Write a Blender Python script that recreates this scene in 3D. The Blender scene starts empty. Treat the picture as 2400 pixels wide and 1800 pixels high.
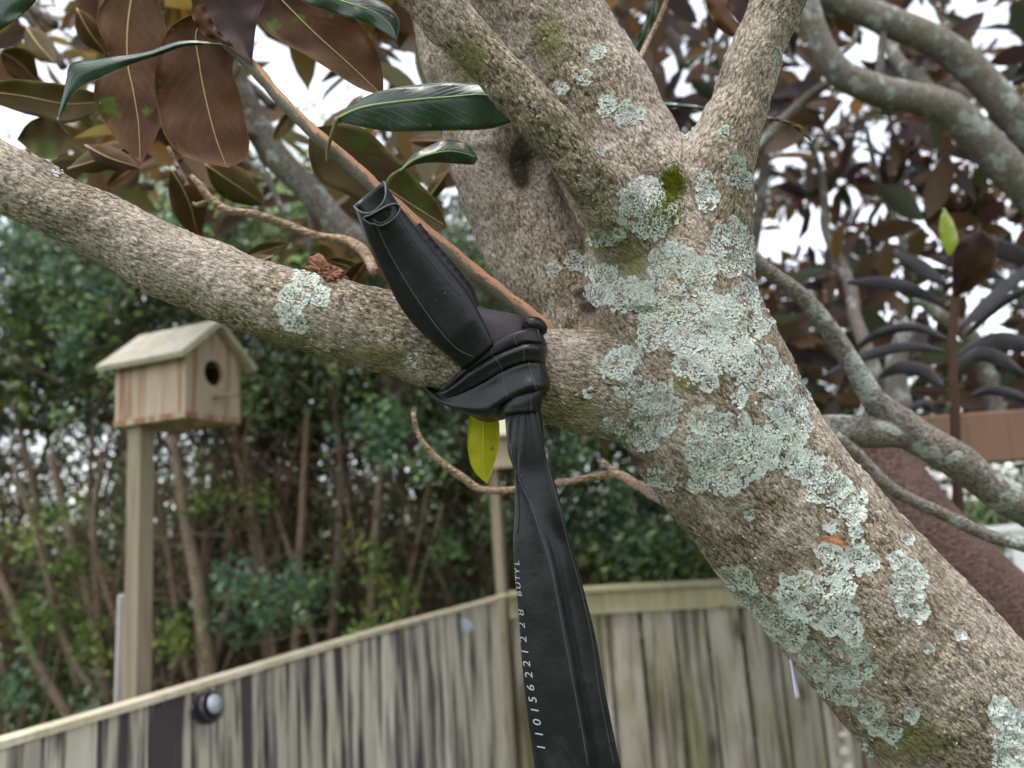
import bpy, bmesh, math, random
import numpy as np
from mathutils import Vector, Matrix, Quaternion
from mathutils.bvhtree import BVHTree

random.seed(7)
rng = np.random.default_rng(7)
SC = bpy.context.scene
COL = SC.collection

# ------------------------------------------------------------------ camera
F = 1813.0                                   # focal length in photo pixels (2400 wide)
CAM = Vector((0.0, 0.0, 1.83))
PITCH, ROLL = math.radians(10.0), math.radians(3.9)
_fw = Vector((0, math.cos(PITCH), math.sin(PITCH)))
_r0 = Vector((1, 0, 0)); _u0 = _r0.cross(_fw)
RT = math.cos(ROLL) * _r0 - math.sin(ROLL) * _u0
UP = math.cos(ROLL) * _u0 + math.sin(ROLL) * _r0
FW = _fw
camd = bpy.data.cameras.new('camera')
cam = bpy.data.objects.new('camera', camd); COL.objects.link(cam)
cam.matrix_world = Matrix(((RT.x, UP.x, -FW.x, CAM.x), (RT.y, UP.y, -FW.y, CAM.y), (RT.z, UP.z, -FW.z, CAM.z), (0, 0, 0, 1)))
camd.sensor_width = 36.0
camd.lens = F / 2400 * 36
camd.clip_start = 0.02; camd.clip_end = 500
camd.dof.use_dof = True
camd.dof.focus_distance = 0.60
camd.dof.aperture_fstop = 5.0
SC.camera = cam

# ------------------------------------------------------------------ sky, sun, exposure
W = bpy.data.worlds.new('World'); SC.world = W; W.use_nodes = True
wn = W.node_tree; wn.nodes.clear()
sky = wn.nodes.new('ShaderNodeTexSky'); sky.sky_type = 'NISHITA'; sky.sun_disc = False
SUN_EL, SUN_AZ = math.radians(74), math.radians(205)      # azimuth measured clockwise from +Y: behind the camera
sky.sun_elevation = SUN_EL; sky.sun_rotation = SUN_AZ
sky.air_density = 1.0; sky.dust_density = 1.5; sky.ozone_density = 1.0
hs = wn.nodes.new('ShaderNodeHueSaturation'); hs.inputs['Saturation'].default_value = 0.32
bg = wn.nodes.new('ShaderNodeBackground'); bg.inputs['Strength'].default_value = 0.15
wo = wn.nodes.new('ShaderNodeOutputWorld')
wn.links.new(sky.outputs[0], hs.inputs['Color']); wn.links.new(hs.outputs[0], bg.inputs[0]); wn.links.new(bg.outputs[0], wo.inputs[0])
sl = bpy.data.lights.new('sun', 'SUN'); sl.energy = 0.9; sl.angle = math.radians(18); sl.color = (1.0, 0.97, 0.92)
so = bpy.data.objects.new('sun', sl); COL.objects.link(so)
_sd = Vector((math.sin(SUN_AZ) * math.cos(SUN_EL), math.cos(SUN_AZ) * math.cos(SUN_EL), math.sin(SUN_EL)))
so.rotation_euler = _sd.to_track_quat('Z', 'Y').to_euler(); so.location = (0, -3, 6)
SC.view_settings.view_transform = 'Standard'; SC.view_settings.look = 'None'
SC.view_settings.gamma = 1.0; SC.view_settings.use_curve_mapping = False
SC.view_settings.exposure = 1.75
SC.render.engine = 'CYCLES'
cy = SC.cycles
cy.max_bounces = 5; cy.diffuse_bounces = 2; cy.adaptive_threshold = .015; cy.glossy_bounces = 3; cy.transmission_bounces = 4
cy.use_denoising = True; cy.caustics_reflective = False; cy.caustics_refractive = False
cy.sample_clamp_indirect = 6.0

# ------------------------------------------------------------------ helpers
def P(px, py, d):
    """point at photo pixel (2400x1800) and depth d metres along the view axis"""
    return CAM + RT * ((px - 1200) / F * d) + UP * ((900 - py) / F * d) + FW * d
def ray(px, py):
    return (RT * ((px - 1200) / F) + UP * ((900 - py) / F) + FW).normalized()
def Pz(px, py, z):
    r = ray(px, py); t = (z - CAM.z) / r.z
    return CAM + r * t
_M = np.array([RT, UP, FW]); _C = np.array(CAM)
def proj(V):
    q = (V - _C) @ _M.T
    return 1200 + q[:, 0] / q[:, 2] * F, 900 - q[:, 1] / q[:, 2] * F, q[:, 2]
def arrP(a):
    return np.array([P(*p) for p in a])

def _hash(ix, iy, iz, s):
    h = (ix * 374761393 + iy * 668265263 + iz * 2147483647 + s * 1274126177) & 0xffffffff
    h = ((h ^ (h >> 13)) * 1274126177) & 0xffffffff
    h = ((h ^ (h >> 16)) * 2246822519) & 0xffffffff
    return ((h ^ (h >> 15)) & 0xffffff) / float(0xffffff) * 2 - 1
def vnoise(p, s=0):
    p = np.asarray(p, dtype=float); i = np.floor(p).astype(np.int64); f = p - i
    f = f * f * f * (f * (f * 6 - 15) + 10)
    r = 0
    for dx in (0, 1):
        for dy in (0, 1):
            for dz in (0, 1):
                w = (f[:, 0] if dx else 1 - f[:, 0]) * (f[:, 1] if dy else 1 - f[:, 1]) * (f[:, 2] if dz else 1 - f[:, 2])
                r = r + w * _hash(i[:, 0] + dx, i[:, 1] + dy, i[:, 2] + dz, s)
    return r
def fbm(p, o=3, s=0):
    a, r, q = 1.0, 0, np.asarray(p, dtype=float)
    for k in range(o):
        r = r + a * vnoise(q, s + k); a *= .5; q = q * 2.03 + 7.1
    return r
def catmull(pts, n):
    """resample a polyline of vectors to n points by arc length through a Catmull-Rom curve"""
    pts = np.asarray(pts, dtype=float)
    if len(pts) == 2:
        t = np.linspace(0, 1, n)[:, None]; return pts[0] * (1 - t) + pts[1] * t
    e = np.vstack([2 * pts[0] - pts[1], pts, 2 * pts[-1] - pts[-2]])
    out = []
    for k in range(1, len(e) - 2):
        t = np.linspace(0, 1, 12, endpoint=False)[:, None]
        a, b, c, d = e[k - 1], e[k], e[k + 1], e[k + 2]
        out.append(.5 * (2 * b + (c - a) * t + (2 * a - 5 * b + 4 * c - d) * t ** 2 + (3 * b - a - 3 * c + d) * t ** 3))
    out = np.vstack(out + [pts[-1:]])
    L = np.concatenate([[0], np.cumsum(np.linalg.norm(np.diff(out[:, :3], axis=0), axis=1))])
    u = np.linspace(0, L[-1], n)
    return np.stack([np.interp(u, L, out[:, k]) for k in range(out.shape[1])], 1)

def mesh_from(name, V, Fc, mats=(), smooth=True, matidx=None):
    me = bpy.data.meshes.new(name)
    me.from_pydata([tuple(v) for v in V], [], [tuple(f) for f in Fc])
    for m in mats: me.materials.append(m)
    if matidx is not None: me.polygons.foreach_set('material_index', np.asarray(matidx, dtype=np.int32))
    if smooth: me.polygons.foreach_set('use_smooth', np.ones(len(me.polygons), dtype=bool))
    me.update()
    return me
def obj(name, me, parent=None, **props):
    o = bpy.data.objects.new(name, me); COL.objects.link(o)
    if parent is not None:
        o.parent = parent; o.matrix_parent_inverse = PINV[parent.name]
        pass
    PINV[o.name] = Matrix.Identity(4)
    for k, v in props.items(): o[k] = v
    return o
PINV = {}
def thing(name, loc, label, cat, group=None):
    o = bpy.data.objects.new(name, None); COL.objects.link(o); o.location = loc; o.empty_display_size = .05
    PINV[o.name] = Matrix.Translation(-Vector(loc))
    o['label'] = label; o['category'] = cat
    if group: o['group'] = group
    return o

class MB:
    """collects tubes, boxes and sheets into one mesh"""
    def __init__(s): s.v = []; s.f = []; s.n = 0
    def add(s, V, Fc):
        s.v.append(np.asarray(V, dtype=float)); s.f += [tuple(i + s.n for i in f) for f in Fc]; s.n += len(V)
    def tube(s, pts, rad, seg=8, caps=True, wob=0.0):
        pts = np.asarray(pts, dtype=float); n = len(pts)
        rad = np.broadcast_to(np.asarray(rad, dtype=float), (n,))
        T = np.gradient(pts, axis=0); T /= np.linalg.norm(T, axis=1)[:, None] + 1e-12
        a = np.array([0.31, 0.2, 0.93]); 
        if abs(T[0] @ a) > .9: a = np.array([1., 0, 0])
        V = []
        u = a - T[0] * (a @ T[0]); u /= np.linalg.norm(u)
        for k in range(n):
            u = u - T[k] * (u @ T[k]); u /= np.linalg.norm(u) + 1e-12
            w = np.cross(T[k], u)
            for j in range(seg):
                an = 2 * math.pi * j / seg
                V.append(pts[k] + rad[k] * (math.cos(an) * u + math.sin(an) * w))
        Fc = [(k * seg + j, k * seg + (j + 1) % seg, (k + 1) * seg + (j + 1) % seg, (k + 1) * seg + j) for k in range(n - 1) for j in range(seg)]
        if caps:
            Fc.append(tuple(range(seg))[::-1]); Fc.append(tuple((n - 1) * seg + j for j in range(seg)))
        s.add(V, Fc)
    def box(s, c, h, rot=None):
        c = np.asarray(c, dtype=float)
        V = np.array([[x, y, z] for x in (-1, 1) for y in (-1, 1) for z in (-1, 1)]) * np.asarray(h)
        if rot is not None: V = V @ np.asarray(rot).T
        s.add(V + c, [(0, 1, 3, 2), (4, 6, 7, 5), (0, 4, 5, 1), (2, 3, 7, 6), (0, 2, 6, 4), (1, 5, 7, 3)])
    def grid(s, G, close_u=False):
        """G: array rows x cols x 3"""
        r, c = G.shape[:2]
        Fc = [(i * c + j, i * c + (j + 1) % c, (i + 1) * c + (j + 1) % c, (i + 1) * c + j) for i in range(r - 1) for j in range(c if close_u else c - 1)]
        s.add(G.reshape(-1, 3), Fc)
    def build(s, name, mat, parent=None, smooth=True, **props):
        me = mesh_from(name, np.vstack(s.v), s.f, [mat] if mat else [], smooth)
        return obj(name, me, parent, **props)

# ------------------------------------------------------------------ materials
def newmat(name):
    m = bpy.data.materials.new(name); m.use_nodes = True
    nt = m.node_tree; b = nt.nodes['Principled BSDF']
    return m, nt, b
def nd(nt, t, ins=None, **kw):
    n = nt.nodes.new(t)
    for k, v in kw.items(): setattr(n, k, v)
    for k, v in (ins or {}).items():
        s = n.inputs[k]
        if hasattr(v, 'bl_rna') and isinstance(v, bpy.types.NodeSocket): nt.links.new(v, s)
        else: s.default_value = v
    return n
def ramp(nt, fac, stops):
    r = nt.nodes.new('ShaderNodeValToRGB'); nt.links.new(fac, r.inputs[0])
    e = r.color_ramp.elements
    while len(e) < len(stops): e.new(.5)
    for k, (p, c) in enumerate(stops):
        e[k].position = p; e[k].color = (*c, 1) if len(c) == 3 else c
    return r.outputs[0]
def mix(nt, fac, a, b, mode='MIX'):
    m = nt.nodes.new('ShaderNodeMix'); m.data_type = 'RGBA'; m.blend_type = mode
    for s, v in ((m.inputs[0], fac), (m.inputs[6], a), (m.inputs[7], b)):
        if isinstance(v, bpy.types.NodeSocket): nt.links.new(v, s)
        elif isinstance(v, (int, float)): s.default_value = v
        else: s.default_value = (*v, 1)
    return m.outputs[2]
def mth(nt, op, a, b=0.0, clamp=False):
    m = nt.nodes.new('ShaderNodeMath'); m.operation = op; m.use_clamp = clamp
    for s, v in ((m.inputs[0], a), (m.inputs[1], b)):
        if isinstance(v, bpy.types.NodeSocket): nt.links.new(v, s)
        else: s.default_value = v
    return m.outputs[0]
def noise(nt, vec, scale, detail=3, rough=.5, dist=0.0):
    n = nd(nt, 'ShaderNodeTexNoise', {'Vector': vec, 'Scale': scale, 'Detail': detail, 'Roughness': rough, 'Distortion': dist})
    return n.outputs[0]
def mapv(nt, vec, scale=(1, 1, 1), loc=(0, 0, 0)):
    return nd(nt, 'ShaderNodeMapping', {'Vector': vec, 'Scale': scale, 'Location': loc}).outputs[0]

def bark_material(name, pale, mid, dark, olive, pink, attr=True, scale=1.0, painted=False, lich=False):
    m, nt, b = newmat(name)
    if attr: co = nd(nt, 'ShaderNodeAttribute', attribute_name='bk').outputs['Vector']
    else: co = nd(nt, 'ShaderNodeTexCoord').outputs['Object']
    oc = nd(nt, 'ShaderNodeTexCoord').outputs['Object']
    cs = mapv(nt, co, (0.62, 1.25, 1.25))
    n_big = noise(nt, oc, 14 * scale, 4, .6)
    n_mid = noise(nt, oc, 55 * scale, 4, .6)
    n_f = noise(nt, cs, 340 * scale, 5, .68, .5)
    n_ff = noise(nt, cs, 900 * scale, 3, .6)
    vo = nd(nt, 'ShaderNodeTexVoronoi', {'Vector': mapv(nt, co, (0.62, 1.2, 1.2)), 'Scale': 300 * scale, 'Randomness': 1.0}, feature='F1')
    vcol = vo.outputs['Color']; vd = vo.outputs['Distance']
    col = ramp(nt, n_f, [(.38, dark), (.45, mid), (.53, pale), (.64, tuple(min(1, c * 1.5) for c in pale))])
    # flakes vary in tone
    sep = nd(nt, 'ShaderNodeSeparateColor', {'Color': vcol}).outputs
    col = mix(nt, mth(nt, 'MULTIPLY', sep[0], .55), col, mix(nt, sep[1], mid, pale))
    col = mix(nt, ramp(nt, n_mid, [(.50, (0, 0, 0)), (.70, (.65, .65, .65))]), col, olive)
    col = mix(nt, ramp(nt, n_big, [(.50, (0, 0, 0)), (.62, (.7, .7, .7))]), col, pink)
    crack = ramp(nt, n_ff, [(.38, (1, 1, 1)), (.47, (0, 0, 0))])
    col = mix(nt, mth(nt, 'MULTIPLY', crack, .85), col, dark)
    chip = mth(nt, 'MULTIPLY', ramp(nt, sep[2], [(.84, (0, 0, 0)), (.86, (1, 1, 1))]), ramp(nt, vd, [(.28, (1, 1, 1)), (.38, (0, 0, 0))]))
    col = mix(nt, mth(nt, 'MULTIPLY', chip, .8), col, tuple(min(1, c * 1.5) for c in pale))
    if not painted:
        col = mix(nt, ramp(nt, noise(nt, oc, 22, 5, .65), [(.545, (0, 0, 0)), (.59, (.85, .85, .85))]) if lich else 0.0, col, (.36, .40, .36))
    rim = ramp(nt, vd, [(.55, (0, 0, 0)), (.85, (1, 1, 1))])
    col = mix(nt, mth(nt, 'MULTIPLY', rim, .8), col, dark)
    if painted:
        # bare greyer stretches, dark damp stains and wrinkles across the limb
        n_s = noise(nt, oc, 9, 5, .62); n_d = noise(nt, mapv(nt, oc, (1, 1, .6), (4, 2, 7)), 20, 6, .7)
        smooth_m = ramp(nt, n_s, [(.46, (0, 0, 0)), (.60, (1, 1, 1))])
        col = mix(nt, mth(nt, 'MULTIPLY', smooth_m, .55), col, mix(nt, ramp(nt, n_f, [(.42, (0, 0, 0)), (.56, (1, 1, 1))]), (.16, .13, .10), (.47, .41, .36)))
        col = mix(nt, mth(nt, 'MULTIPLY', ramp(nt, n_d, [(.50, (0, 0, 0)), (.64, (1, 1, 1))]), .68), col, mix(nt, ramp(nt, n_f, [(.40, (0, 0, 0)), (.60, (1, 1, 1))]), (.03, .022, .013), (.19, .14, .08)))
        wr = noise(nt, mapv(nt, co, (2.6, .55, .55)), 75, 4, .6, .8)
        col = mix(nt, mth(nt, 'MULTIPLY', ramp(nt, wr, [(.36, (1, 1, 1)), (.43, (0, 0, 0))]), .32), col, dark)
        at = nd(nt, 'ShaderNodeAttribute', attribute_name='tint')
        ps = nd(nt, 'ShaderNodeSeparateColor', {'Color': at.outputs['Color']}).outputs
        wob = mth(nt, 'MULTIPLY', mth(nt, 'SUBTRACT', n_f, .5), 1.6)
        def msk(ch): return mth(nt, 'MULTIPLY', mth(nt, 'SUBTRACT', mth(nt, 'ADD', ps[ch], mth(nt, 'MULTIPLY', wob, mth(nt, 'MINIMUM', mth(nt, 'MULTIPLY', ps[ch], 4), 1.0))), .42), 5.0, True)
        col = mix(nt, msk(0), col, mix(nt, n_f, (.24, .10, .05), (.50, .23, .11)))
        col = mix(nt, mth(nt, 'MULTIPLY', msk(1), .8), col, mix(nt, n_ff, (.05, .06, .012), (.22, .22, .06)))
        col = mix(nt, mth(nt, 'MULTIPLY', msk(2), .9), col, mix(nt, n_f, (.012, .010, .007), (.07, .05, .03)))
    nt.links.new(col, b.inputs['Base Color'])
    b.inputs['Roughness'].default_value = .88; b.inputs['Specular IOR Level'].default_value = .2
    h = mth(nt, 'ADD', mth(nt, 'MULTIPLY', n_f, 1.3), mth(nt, 'ADD', mth(nt, 'MULTIPLY', n_ff, .5), mth(nt, 'MULTIPLY', vd, -.9)))
    if painted: h = mth(nt, 'MULTIPLY', h, mth(nt, 'SUBTRACT', 1.25, mth(nt, 'MULTIPLY', smooth_m, .75)))
    bp = nd(nt, 'ShaderNodeBump', {'Height': h, 'Strength': .75, 'Distance': .003 / scale})
    nt.links.new(bp.outputs[0], b.inputs['Normal'])
    return m
M_bark = bark_material('bark', (.375, .31, .222), (.185, .145, .097), (.026, .019, .013), (.15, .135, .062), (.40, .33, .275), painted=True)
M_bark2 = bark_material('bark_limbs', (.23, .205, .17), (.15, .13, .105), (.05, .04, .03), (.14, .13, .085), (.22, .19, .17), attr=False, scale=.9, lich=True)
M_barkred = bark_material('bark_red_brown', (.115, .07, .055), (.075, .043, .034), (.03, .017, .014), (.09, .06, .035), (.13, .09, .075), attr=False, scale=.6)
M_barkthin = bark_material('bark_brown_stems', (.29, .20, .14), (.20, .135, .092), (.07, .048, .035), (.17, .14, .085), (.27, .19, .14), attr=False, scale=.3)
M_twig = bark_material('bark_twig', (.45, .33, .22), (.30, .2, .13), (.13, .08, .05), (.3, .25, .15), (.42, .31, .22), attr=False, scale=.8)

def stem_material():
    m, nt, b = newmat('peeling_stem_bark')
    tc = nd(nt, 'ShaderNodeTexCoord'); at = nd(nt, 'ShaderNodeAttribute', attribute_name='side').outputs['Fac']
    n1 = noise(nt, mapv(nt, nd(nt, 'ShaderNodeAttribute', attribute_name='bk').outputs['Vector'], (.45, 1.2, 1)), 160, 5, .65)
    k = mth(nt, 'ADD', at, mth(nt, 'MULTIPLY', mth(nt, 'SUBTRACT', n1, .5), 1.9))
    msk = ramp(nt, k, [(.46, (0, 0, 0)), (.52, (1, 1, 1))])
    n2 = noise(nt, tc.outputs['Object'], 380, 4)
    col = mix(nt, msk, mix(nt, n2, (.035, .028, .018), (.13, .12, .08)), mix(nt, mth(nt, 'MULTIPLY', noise(nt, tc.outputs['Object'], 60, 4), 1.0), mix(nt, n2, (.16, .075, .035), (.30, .15, .075)), mix(nt, n2, (.30, .13, .055), (.46, .235, .115))))
    nt.links.new(col, b.inputs['Base Color']); b.inputs['Roughness'].default_value = .7
    bp = nd(nt, 'ShaderNodeBump', {'Height': mth(nt, 'ADD', msk, mth(nt, 'MULTIPLY', n2, .6)), 'Strength': .5, 'Distance': .001})
    nt.links.new(bp.outputs[0], b.inputs['Normal'])
    return m
M_stem = stem_material()

def lichen_material():
    m, nt, b = newmat('lichen')
    at = nd(nt, 'ShaderNodeAttribute', attribute_name='tone').outputs['Color']
    oc = nd(nt, 'ShaderNodeTexCoord').outputs['Object']
    n = noise(nt, oc, 700, 3, .6)
    col = mix(nt, mth(nt, 'MULTIPLY', n, .35), at, (.75, .82, .76))
    nt.links.new(col, b.inputs['Base Color']); b.inputs['Roughness'].default_value = .95; b.inputs['Specular IOR Level'].default_value = .1
    nt.links.new(nd(nt, 'ShaderNodeBump', {'Height': n, 'Strength': .4, 'Distance': .001}).outputs[0], b.inputs['Normal'])
    return m
M_lichen = lichen_material()
M_chip, _nt, _b = newmat('bark_chip'); _nt.links.new(nd(_nt, 'ShaderNodeAttribute', attribute_name='tone').outputs['Color'], _b.inputs['Base Color']); _b.inputs['Roughness'].default_value = .9

def rubber_material(name, base, rough, dusty):
    m, nt, b = newmat(name)
    oc = nd(nt, 'ShaderNodeTexCoord').outputs['Object']
    n = noise(nt, oc, 38, 5, .6); g = noise(nt, oc, 900, 2)
    d = ramp(nt, n, [(.45, (0, 0, 0)), (.8, (1, 1, 1))])
    col = mix(nt, mth(nt, 'MULTIPLY', d, dusty), base, (.07, .07, .08))
    sc_ = ramp(nt, noise(nt, oc, 16, 6, .75, 1.2), [(.54, (0, 0, 0)), (.70, (1, 1, 1))])
    col = mix(nt, mth(nt, 'MULTIPLY', mth(nt, 'MULTIPLY', sc_, noise(nt, oc, 420, 3, .7)), .28), col, (.075, .074, .075))
    vo = nd(nt, 'ShaderNodeTexVoronoi', {'Vector': oc, 'Scale': 190.0}, feature='F1').outputs['Distance']
    sp = ramp(nt, vo, [(.035, (1, 1, 1)), (.06, (0, 0, 0))])
    sp2 = ramp(nt, noise(nt, oc, 60, 2), [(.55, (0, 0, 0)), (.62, (1, 1, 1))])
    col = mix(nt, mth(nt, 'MULTIPLY', mth(nt, 'MULTIPLY', sp, sp2), .7), col, (.4, .4, .42))
    nt.links.new(col, b.inputs['Base Color'])
    nt.links.new(mth(nt, 'ADD', rough - .10, mth(nt, 'ADD', mth(nt, 'MULTIPLY', n, .16), mth(nt, 'MULTIPLY', sc_, .14))), b.inputs['Roughness'])
    b.inputs['Specular IOR Level'].default_value = .28
    bp = nd(nt, 'ShaderNodeBump', {'Height': mth(nt, 'ADD', mth(nt, 'MULTIPLY', n, 6.0), mth(nt, 'ADD', mth(nt, 'MULTIPLY', g, .3), mth(nt, 'MULTIPLY', noise(nt, oc, 120, 4, .6, 1.5), .5))), 'Strength': .14, 'Distance': .001})
    nt.links.new(bp.outputs[0], b.inputs['Normal'])
    return m
M_rubber = rubber_material('black_rubber', (.006, .006, .0072), .37, .12)
M_rubber_in = rubber_material('rubber_inner_face', (.03, .022, .024), .6, .3)
M_rubedge = rubber_material('rubber_cut_edge', (.07, .07, .075), .5, .4)
M_seam = rubber_material('rubber_seam', (.035, .035, .038), .35, .3)
def plain(name, c, rough=.6, spec=.4, var=.12, sc=40):
    m, nt, b = newmat(name)
    oc = nd(nt, 'ShaderNodeTexCoord').outputs['Object']
    n = noise(nt, oc, sc, 4, .6)
    nt.links.new(mix(nt, n, tuple(x * (1 - var) for x in c), tuple(min(1, x * (1 + var)) for x in c)), b.inputs['Base Color'])
    b.inputs['Roughness'].default_value = rough; b.inputs['Specular IOR Level'].default_value = spec
    return m
M_print = plain('pale_print', (.27, .30, .34), .6, .3, .25, 900)

def leaf_mat(name, rib, lo, hi, spotc, rough, transl, tcol, rust=0.0, veins=.13, coat=0.0):
    """uv.x runs across the blade, uv.y from base to tip; 'spot' is a painted blotch"""
    m, nt, b = newmat(name)
    uv = nd(nt, 'ShaderNodeUVMap').outputs[0]
    s = nd(nt, 'ShaderNodeSeparateXYZ', {'Vector': uv}).outputs
    oc = nd(nt, 'ShaderNodeTexCoord').outputs['Object']
    n1 = noise(nt, oc, 30, 4, .6); n2 = noise(nt, oc, 160, 3)
    col = mix(nt, ramp(nt, n1, [(.3, (0, 0, 0)), (.7, (1, 1, 1))]), lo, hi)
    n0 = noise(nt, oc, 13, 4, .65)
    if rough > .52: col = mix(nt, mth(nt, 'MULTIPLY', ramp(nt, n0, [(.46, (0, 0, 0)), (.64, (1, 1, 1))]), .55), col, mix(nt, n1, (.045, .028, .010), (.15, .095, .030)))
    ax = mth(nt, 'ABSOLUTE', mth(nt, 'SUBTRACT', s[0], .5))
    # side veins run out from the midrib
    ph = mth(nt, 'ADD', mth(nt, 'SUBTRACT', mth(nt, 'MULTIPLY', s[1], 80), mth(nt, 'MULTIPLY', ax, 45)), mth(nt, 'MULTIPLY', noise(nt, oc, 45, 3), 9.0))
    vn = ramp(nt, mth(nt, 'SINE', ph), [(.80, (0, 0, 0)), (1.0, (1, 1, 1))])
    col = mix(nt, mth(nt, 'MULTIPLY', vn, veins), col, rib)
    col = mix(nt, mth(nt, 'MULTIPLY', ramp(nt, n2, [(.5, (0, 0, 0)), (.8, (1, 1, 1))]), .35), col, tuple(x * .55 for x in lo))
    edge = ramp(nt, ax, [(.478, (0, 0, 0)), (.5, (1, 1, 1))])
    col = mix(nt, mth(nt, 'MULTIPLY', edge, .6), col, rib)
    sp = nd(nt, 'ShaderNodeAttribute', attribute_name='spot').outputs['Fac']
    sp = mth(nt, 'MULTIPLY', mth(nt, 'SUBTRACT', mth(nt, 'ADD', sp, mth(nt, 'MULTIPLY', mth(nt, 'SUBTRACT', mth(nt, 'ADD', mth(nt, 'MULTIPLY', n2, .6), mth(nt, 'MULTIPLY', n1, .4)), .5), 2.2)), .5), 2.6, True)
    col = mix(nt, mth(nt, 'MULTIPLY', sp, .85), col, spotc)
    if rust:
        r = ramp(nt, noise(nt, oc, 75, 3), [(.62, (0, 0, 0)), (.66, (1, 1, 1))])
        col = mix(nt, mth(nt, 'MULTIPLY', r, rust), col, (.33, .17, .07))
    nt.links.new(col, b.inputs['Base Color']); b.inputs['Roughness'].default_value = rough
    b.inputs['Specular IOR Level'].default_value = .5 if rough < .5 else .16; b.inputs['Coat Weight'].default_value = coat; b.inputs['Coat Roughness'].default_value = .2
    bp = nd(nt, 'ShaderNodeBump', {'Height': mth(nt, 'ADD', mth(nt, 'MULTIPLY', vn, .18), mth(nt, 'ADD', n1, mth(nt, 'MULTIPLY', n2, .35))), 'Strength': .45, 'Distance': .0012})
    nt.links.new(bp.outputs[0], b.inputs['Normal'])
    t = nd(nt, 'ShaderNodeBsdfTranslucent', {'Color': (*tcol, 1)})
    ms = nd(nt, 'ShaderNodeMixShader', {0: transl})
    nt.links.new(b.outputs[0], ms.inputs[1]); nt.links.new(t.outputs[0], ms.inputs[2])
    nt.links.new(ms.outputs[0], nt.nodes['Material Output'].inputs[0])
    return m
M_lunder = leaf_mat('leaf_rusty_underside', (.26, .17, .07), (.058, .022, .012), (.135, .062, .025), (.08, .18, .02), .62, .36, (.42, .16, .045))
M_ldark = leaf_mat('leaf_dark_maroon', (.10, .06, .04), (.018, .008, .008), (.035, .016, .014), (.10, .12, .03), .62, .22, (.22, .07, .05))
M_lolive = leaf_mat('leaf_olive_underside', (.28, .22, .07), (.065, .042, .014), (.12, .085, .028), (.05, .11, .015), .6, .42, (.36, .24, .05))
M_lgreen = leaf_mat('leaf_glossy_green', (.20, .30, .09), (.010, .028, .016), (.022, .055, .026), (.36, .19, .07), .33, .12, (.10, .25, .03), rust=.10, veins=.05, coat=.1)
M_lyellow = leaf_mat('leaf_yellow', (.55, .52, .05), (.36, .37, .012), (.47, .45, .02), (.04, .03, .01), .5, .35, (.75, .72, .03), veins=.12)
M_lpurple = leaf_mat('leaf_dark_purple', (.12, .09, .11), (.018, .018, .018), (.04, .036, .040), (.1, .1, .1), .51, .08, (.15, .05, .06), veins=.05, coat=.03)
M_lpale = leaf_mat('leaf_young_pale_green', (.55, .6, .2), (.40, .46, .12), (.5, .55, .18), (.1, .1, .1), .5, .4, (.6, .7, .15), veins=.05)
M_ribu = plain('midrib_tan', (.36, .25, .11), .55, .3)
M_ribg = plain('midrib_green', (.20, .32, .10), .45, .4)
M_petiole = plain('petiole_olive', (.10, .11, .035), .5, .4)
M_riby = plain('midrib_yellow', (.50, .48, .06), .5, .3)

def mass_mat(name, transl, rough=.45, tboost=1.7, spec=.5):
    """leaf masses: every leaf carries its own colour"""
    m, nt, b = newmat(name)
    at = nd(nt, 'ShaderNodeAttribute', attribute_name='tone').outputs['Color']
    oc = nd(nt, 'ShaderNodeTexCoord').outputs['Object']
    n = noise(nt, oc, 60, 3)
    col = mix(nt, mth(nt, 'MULTIPLY', n, .6), at, mix(nt, .5, at, (.01, .01, .005)))
    nt.links.new(col, b.inputs['Base Color']); b.inputs['Roughness'].default_value = rough; b.inputs['Specular IOR Level'].default_value = spec
    t = nd(nt, 'ShaderNodeBsdfTranslucent'); g = nd(nt, 'ShaderNodeVectorMath', {0: at}, operation='SCALE'); g.inputs['Scale'].default_value = tboost
    nt.links.new(g.outputs[0], t.inputs[0])
    ms = nd(nt, 'ShaderNodeMixShader', {0: transl}); nt.links.new(b.outputs[0], ms.inputs[1]); nt.links.new(t.outputs[0], ms.inputs[2])
    nt.links.new(ms.outputs[0], nt.nodes['Material Output'].inputs[0])
    return m
M_mag = mass_mat('magnolia_foliage', .42)
M_hedge = mass_mat('hedge_foliage', .28, .35)

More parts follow.
